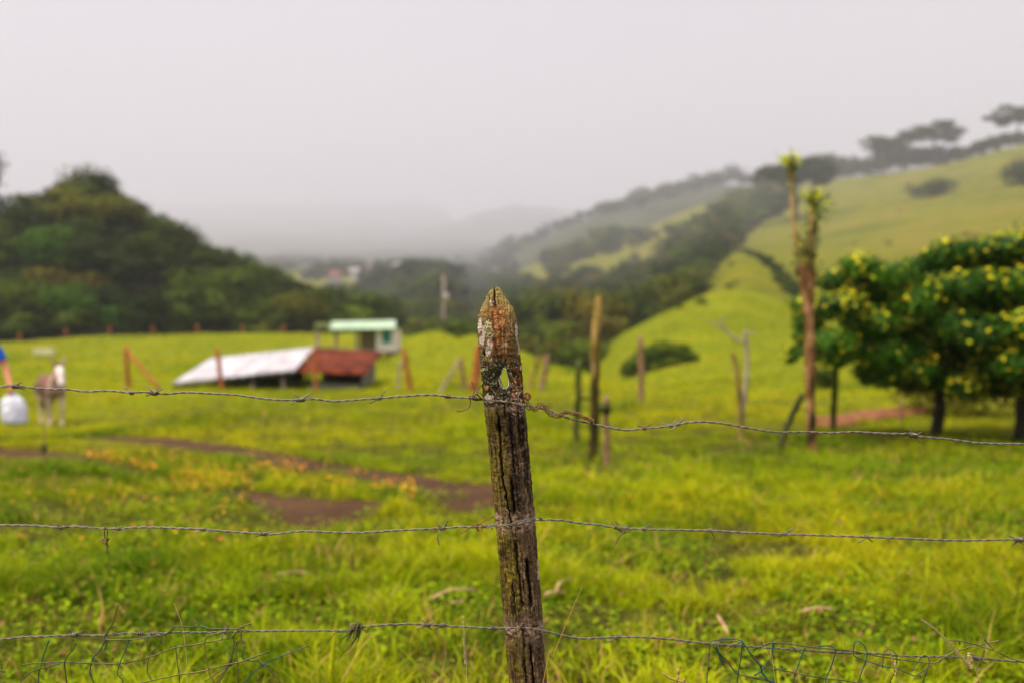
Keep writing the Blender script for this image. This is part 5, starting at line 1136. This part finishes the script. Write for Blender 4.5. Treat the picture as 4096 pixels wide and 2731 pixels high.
# ------------------------------------------------------------------ donkey
def remesh(o, vox, it=6):
    m1 = o.modifiers.new('fuse', 'REMESH'); m1.mode = 'VOXEL'; m1.voxel_size = vox; m1.use_smooth_shade = True
    m2 = o.modifiers.new('smooth', 'SMOOTH'); m2.factor = .5; m2.iterations = it
def rotz(p, a, c, s=1.0):
    p = np.asarray(p, float)*s; return np.stack([p[:, 0]*math.cos(a)-p[:, 1]*math.sin(a), p[:, 0]*math.sin(a)+p[:, 1]*math.cos(a), p[:, 2]], -1)+c
Yk = 20.6; xk = (205-CX)/F0*Yk; dc = np.array([xk, Yk, h1(xk, Yk)-.01]); ang = math.atan2(-.80, .60); SD = .90
e = empty('donkey', dc, 'brown and cream donkey facing the camera, ears up', 'donkey')
def T(l): return rotz(l, ang, dc, SD)
def tubeD(B, pts, rad, ell=None, k=14, n=5): 
    q = crom(T(pts), n); r_ = np.interp(np.linspace(0, 1, len(q)), np.linspace(0, 1, len(rad)), rad)*SD
    return B.tube(q, r_, k, ell=ell)
B = MB()
tubeD(B, [(-.72, 0, .96), (-.62, 0, .97), (-.40, 0, .93), (-.10, 0, .88), (.20, 0, .88), (.42, 0, .90), (.56, 0, .93)], [.08, .20, .235, .27, .26, .21, .10])
tubeD(B, [(.36, 0, .96), (.52, 0, 1.06), (.64, 0, 1.17), (.74, .0, 1.27)], [.19, .15, .115, .095])
tubeD(B, [(.68, 0, 1.30), (.76, 0, 1.28), (.85, 0, 1.20), (.92, 0, 1.08), (.97, 0, .98), (.985, 0, .93)], [.06, .108, .100, .078, .072, .040])
for s in (-1, 1):
    fx = .10 if s > 0 else -.06
    tubeD(B, [(.40, s*.11, .92), (.40, s*.135, .72), (.40+fx*.4, s*.13, .56), (.40+fx, s*.125, .40), (.38+fx, s*.12, .16), (.42+fx, s*.12, .06), (.45+fx, s*.12, .0)], [.12, .085, .06, .052, .036, .04, .052])
    hx = -.08 if s > 0 else .10
    tubeD(B, [(-.50, s*.10, .93), (-.46, s*.135, .72), (-.44+hx*.4, s*.13, .58), (-.60+hx, s*.12, .42), (-.55+hx, s*.12, .16), (-.50+hx, s*.12, .06), (-.47+hx, s*.12, .0)], [.17, .125, .075, .052, .036, .04, .052])
    B.ball(T([(.79, s*.075, 1.22)])[0], .03, 8, 6)
def dm(nt, N):
    v = scaled(N, N('TexCoord').outputs['Object'], (1/SD, 1/SD, 1/SD)); xyz = N('SeparateXYZ', Vector=v)
    n_ = noise(N, v, 6, 4); zz_ = N('Math', _operation='MULTIPLY_ADD', i0=n_, i1=.20, i2=xyz.outputs[2]).outputs[0]
    # distance toward the face along the animal's own axis
    ax = N('VectorMath', _operation='DOT_PRODUCT', i0=v, i1=(math.cos(ang), math.sin(ang), 0)).outputs['Value']
    ac = N('VectorMath', _operation='DOT_PRODUCT', i0=v, i1=(-math.sin(ang), math.cos(ang), 0)).outputs['Value']
    fine = noise(N, v, 60, 5)
    coat = ramp(nt, fine, [(.3, (.09, .042, .026)), (.7, (.18, .088, .06))])
    pale = ramp(nt, fine, [(.3, (.40, .28, .18)), (.7, (.58, .44, .31))])
    chest = ramp(nt, fine, [(.3, (.42, .26, .21)), (.7, (.55, .36, .30))])
    white = ramp(nt, fine, [(.3, (.66, .55, .50)), (.7, (.80, .72, .68))])
    c = mixc(N, ramp(nt, zz_, [(.70, (1, 1, 1)), (.84, (0, 0, 0))]), coat, pale)
    fr = ramp(nt, N('Math', _operation='MULTIPLY', i0=ax, i1=1.0).outputs[0], [(.40, (0, 0, 0)), (.52, (1, 1, 1))])
    hi = ramp(nt, zz_, [(.80, (0, 0, 0)), (.9, (1, 1, 1))])
    c = mixc(N, N('Math', _operation='MULTIPLY', i0=fr, i1=hi).outputs[0], c, chest)
    fc = ramp(nt, ax, [(.74, (0, 0, 0)), (.80, (1, 1, 1))]); ab = N('Math', _operation='ABSOLUTE', i0=ac).outputs[0]
    mid = ramp(nt, ab, [(.045, (1, 1, 1)), (.075, (0, 0, 0))])
    c = mixc(N, N('Math', _operation='MULTIPLY', i0=fc, i1=mid).outputs[0], c, white)
    hoof = ramp(nt, xyz.outputs[2], [(.035, (1, 1, 1)), (.055, (0, 0, 0))])
    c = mixc(N, hoof, c, (.03, .025, .02))
    return N('BsdfPrincipled', Base__Color=c, Roughness=.85, Specular__IOR__Level=.15, Normal=N('Bump', Strength=.4, Distance=.008, Height=noise(N, v, 90, 4)).outputs[0]).outputs[0]
m_donk = mat('donkey_coat', dm)
o = B.build('body', m_donk, e, dc); remesh(o, .016)
m_dhair = simple('dark_hair', [(.3, (.03, .02, .015)), (.7, (.10, .06, .045))], 40)
m_ear = simple('ear_fur', [(.3, (.22, .12, .085)), (.7, (.42, .26, .20))], 20)
for s in (-1, 1):
    B = MB(); tubeD(B, [(.69, s*.05, 1.33), (.685, s*.085, 1.42), (.68, s*.125, 1.52), (.675, s*.155, 1.60)], [.026, .045, .036, .006], ell=.45, k=10); B.build('ear', m_ear, e, dc)
    MB().ball(T([(.825, s*.088, 1.215)])[0], .017, 8, 6).build('eye', m_dark, e, dc)
    MB().ball(T([(.992, s*.035, .985)])[0], (.012, .012, .016), 6, 5).build('nostril', m_dark, e, dc)
B = MB()
for t_ in np.linspace(0, 1, 26):
    p0 = np.array([.30+.42*t_, 0, 1.13+.24*t_]); 
    for _ in range(4):
        B.tube(T([p0+[0, rng.normal(0, .012), -.02], p0+[-.02+rng.normal(0, .01), rng.normal(0, .02), .045], p0+[-.05+rng.normal(0, .01), rng.normal(0, .03), .06]]), [.012, .010, .003], 5)
B.build('mane', m_dhair, e, dc)
B = MB(); tubeD(B, [(-.74, 0, .98), (-.82, 0, .88), (-.83, .01, .68), (-.82, .02, .50)], [.025, .02, .018, .016], k=8)
for _ in range(24): B.tube(T([(-.82, .02, .54), (-.83+rng.normal(0, .02), .02+rng.normal(0, .02), .42), (-.83+rng.normal(0, .03), .02+rng.normal(0, .03), .30)]), [.008, .007, .002], 4)
B.build('tail', m_dhair, e, dc)

# ------------------------------------------------------------------ person with bag, at the left edge
Yq = 13.4; xq = (-78-CX)/F0*Yq; pc = np.array([xq, Yq, h1(xq, Yq)]); SP = .98; pa = R(-62)    # local +x is where the person faces
e = empty('person', pc, 'person in a blue short sleeved shirt and dark trousers holding a plastic bag', 'person')
def T2_(l): return rotz(l, pa, pc, SP)
def tb(B, pts, rad, ell=None, k=14, n=5):
    q = crom(T2_(pts), n); return B.tube(q, np.interp(np.linspace(0, 1, len(q)), np.linspace(0, 1, len(rad)), rad)*SP, k, ell=ell)
m_skin = simple('skin', [(.3, (.42, .16, .08)), (.7, (.52, .22, .12))], 8, rough=.55, bump=.1)
m_blue = simple('blue_cotton', [(.3, (.004, .05, .30)), (.7, (.01, .09, .42))], 20)
m_trou = simple('dark_trousers', [(.3, (.012, .018, .020)), (.7, (.035, .045, .05))], 20)
m_shoe = simple('black_rubber', [(.3, (.01, .01, .01)), (.7, (.03, .028, .025))], 10)
hand = P(44, 1562, Yq-.12); hl = rotz((hand-pc)[None]/SP, -pa, 0, 1)[0]        # the bag hand in body coordinates
sh = np.array([0.0, .19, 1.36]); s2 = np.array([0, -.19, 1.36])
el = (sh+hl)/2+np.array([-.05, .04, 0.0])
B = MB()
tb(B, [(0, 0, .86), (0, 0, .98), (.01, 0, 1.12), (0, 0, 1.28), (0, 0, 1.38), (0, 0, 1.44), (.015, 0, 1.50), (.02, 0, 1.56)], [.13, .125, .12, .145, .13, .065, .055, .06], ell=None, k=18)
tb(B, [(.02, 0, 1.50), (.03, 0, 1.56), (.02, 0, 1.64), (.01, 0, 1.70), (0, 0, 1.735)], [.05, .078, .098, .088, .03], k=16)
tb(B, [(.10, 0, 1.64), (.125, 0, 1.60), (.118, 0, 1.585)], [.012, .017, .01], k=8); tb(B, [(.04, 0, 1.54), (.085, 0, 1.525), (.10, 0, 1.54)], [.03, .032, .02], k=8)
for s in (-1, 1): tb(B, [(0, s*.095, 1.60), (-.01, s*.108, 1.63), (0, s*.10, 1.655)], [.012, .018, .012], k=8)
tb(B, [(0, .05, 1.38), sh, el*.5+sh*.5, el, (el+hl)/2, hl+np.array([0, 0, .05])], [.05, .062, .052, .043, .038, .028], k=12)
tb(B, [(0, -.05, 1.38), s2, (-.03, -.25, 1.20), (-.03, -.27, 1.06), (.04, -.26, .92), (.09, -.25, .80)], [.05, .062, .052, .043, .038, .028], k=12)
def handm(B, w, dirn):
    w = np.asarray(w); tb(B, [w+[0, 0, .03], w, w+[.005, 0, -.04], w+[.008, 0, -.075]], [.026, .034, .038, .03], ell=.6, k=10)
    for j, (off, ln) in enumerate(((-.028, .062), (-.010, .070), (.009, .066), (.027, .052))):
        b0 = w+np.array([off, 0, -.075]); tb(B, [b0+[0, 0, .01], b0+[0, dirn*.012, -ln*.35], b0+[0, dirn*.036, -ln*.5], b0+[0, dirn*.048, -ln*.2]], [.0105, .010, .009, .007], k=7, n=3)
    tb(B, [w+[.03, 0, -.02], w+[.045, dirn*.015, -.045], w+[.040, dirn*.035, -.068]], [.012, .0115, .008], k=7, n=3)
handm(B, hl+np.array([0, 0, .045]), -1); handm(B, (.09, -.25, .79), 1)
for s in (-1, 1):
    st_ = .12*s
    tb(B, [(0, s*.06, .92), (.01, s*.09, .80), (st_*.4, s*.10, .50), (st_*.6-.01, s*.10, .28), (st_, s*.10, .08)], [.10, .085, .058, .052, .038])
    tb(B, [(st_-.03, s*.10, .05), (st_+.08, s*.105, .035), (st_+.16, s*.11, .03)], [.04, .038, .028])
o = B.build('body', m_skin, e, pc); remesh(o, .011, 3)
B = MB()
tb(B, [(0, 0, .88), (0, 0, .98), (.01, 0, 1.12), (0, 0, 1.28), (0, 0, 1.38), (0, 0, 1.425)], [.150, .142, .136, .158, .142, .085], k=20)
tb(B, [(0, .05, 1.375), sh, sh*.45+el*.55], [.062, .078, .074], k=14); tb(B, [(0, -.05, 1.375), s2, (-.03, -.245, 1.20)], [.062, .078, .074], k=14)
o = B.build('shirt', m_blue, e, pc); remesh(o, .014, 2)
B = MB()
tb(B, [(0, 0, .97), (0, 0, .90), (0, 0, .84)], [.138, .150, .13], k=18)
for s in (-1, 1):
    st_ = .12*s; tb(B, [(0, s*.06, .93), (.01, s*.09, .80), (st_*.4, s*.10, .50), (st_*.6-.01, s*.10, .28), (st_, s*.10, .07)], [.11, .102, .078, .070, .066])
o = B.build('trousers', m_trou, e, pc); remesh(o, .014, 2)
for s in (-1, 1):
    st_ = .12*s; B = MB(); tb(B, [(st_-.05, s*.10, .055), (st_+.02, s*.10, .062), (st_+.10, s*.105, .045), (st_+.19, s*.11, .035)], [.045, .052, .048, .026], k=12, ell=.8); B.build('shoe', m_shoe, e, pc)
B = MB(); hq = T2_([(-.015, 0, 1.665)])[0]; B.ball(hq, (.104*SP, .104*SP, .105*SP), 18, 12, jit=.03)
V_ = B.v[0]; B.build('hair', m_dhair, e, pc)
for s in (-1, 1): MB().ball(T2_([(.098, s*.033, 1.645)])[0], .012, 8, 6).build('eye', m_dark, e, pc)
tb(B2 := MB(), [(.108, -.024, 1.562), (.114, 0, 1.560), (.108, .024, 1.562)], [.003, .006, .003], k=6).build('mouth', simple('lips', [(.3, (.3, .08, .06)), (.7, (.35, .1, .07))], 5), e, pc)
# the bag
bx0 = P(62, 1625, Yq-.10); bg_ = MB(); nv_, nu_ = 22, 40
wv = [.03, .075, .115, .14, .150, .156, .160, .163, .165, .165, .162, .150]; zs = np.interp(np.linspace(0, 1, nv_), np.linspace(0, 1, 12), np.linspace(hand[2]-.03, P(62, 1690, Yq)[2], 12)); ws = np.interp(np.linspace(0, 1, nv_), np.linspace(0, 1, 12), wv)
rows = []
for z, w_ in zip(zs, ws):
    a = np.arange(nu_)/nu_*2*math.pi; f = (z-zs[-1])/(zs[0]-zs[-1]); cxx = bx0[0]*(1-f)+hand[0]*f
    cr_ = 1+.13*np.sin(a*7+z*9)*(.3+f)+.03*rng.normal(0, 1, nu_)
    rows.append(np.stack([cxx+w_*np.cos(a)*cr_, bx0[1]+w_*.55*np.sin(a)*cr_, np.full(nu_, z)+.006*rng.normal(0, 1, nu_)], -1))
A = np.array(rows); i = np.arange(nv_*nu_).reshape(nv_, nu_); rl = np.roll(i, -1, 1)
bg_.add(np.vstack([A.reshape(-1, 3), A[-1].mean(0)-[0, 0, .01], A[0].mean(0)]), [np.stack([i[:-1], i[1:], rl[1:], rl[:-1]], -1).reshape(-1, 4), np.stack([rl[-1], i[-1], np.full(nu_, nv_*nu_)], -1), np.stack([i[0], rl[0], np.full(nu_, nv_*nu_+1)], -1)])
def bm(nt, N):
    v = N('TexCoord').outputs['Object']; z = N('SeparateXYZ', Vector=v).outputs[2]
    c = ramp(nt, noise(N, v, 9, 5), [(.3, (.62, .60, .68)), (.7, (.80, .80, .86))])
    c = mixc(N, ramp(nt, N('Math', _operation='MULTIPLY_ADD', i0=noise(N, v, 12, 3), i1=.04, i2=z).outputs[0], [(.035, (1, 1, 1)), (.06, (0, 0, 0))]), c, (.06, .22, .17))
    return N('MixShader', i0=.25, i1=N('BsdfPrincipled', Base__Color=c, Roughness=.4).outputs[0], i2=N('BsdfTranslucent', Color=c).outputs[0]).outputs[0]
eb = tuple([bx0[0], bx0[1], float(zs[-1])-.01])
be = empty('plastic_bag', eb, 'full white plastic bag with a green bottom edge held in one hand', 'bag')
bg_.build('bag_body', mat('thin_white_plastic', bm), be, eb)
B = MB()
for s in (-1, 1): B.tube(crom([[hand[0]+s*.03, hand[1], zs[0]-.02], [hand[0]+s*.025, hand[1], hand[2]-.005], [hand[0], hand[1], hand[2]-.002]], 4), .008, 6, ell=.4)
B.build('handle', m_white, be, eb)
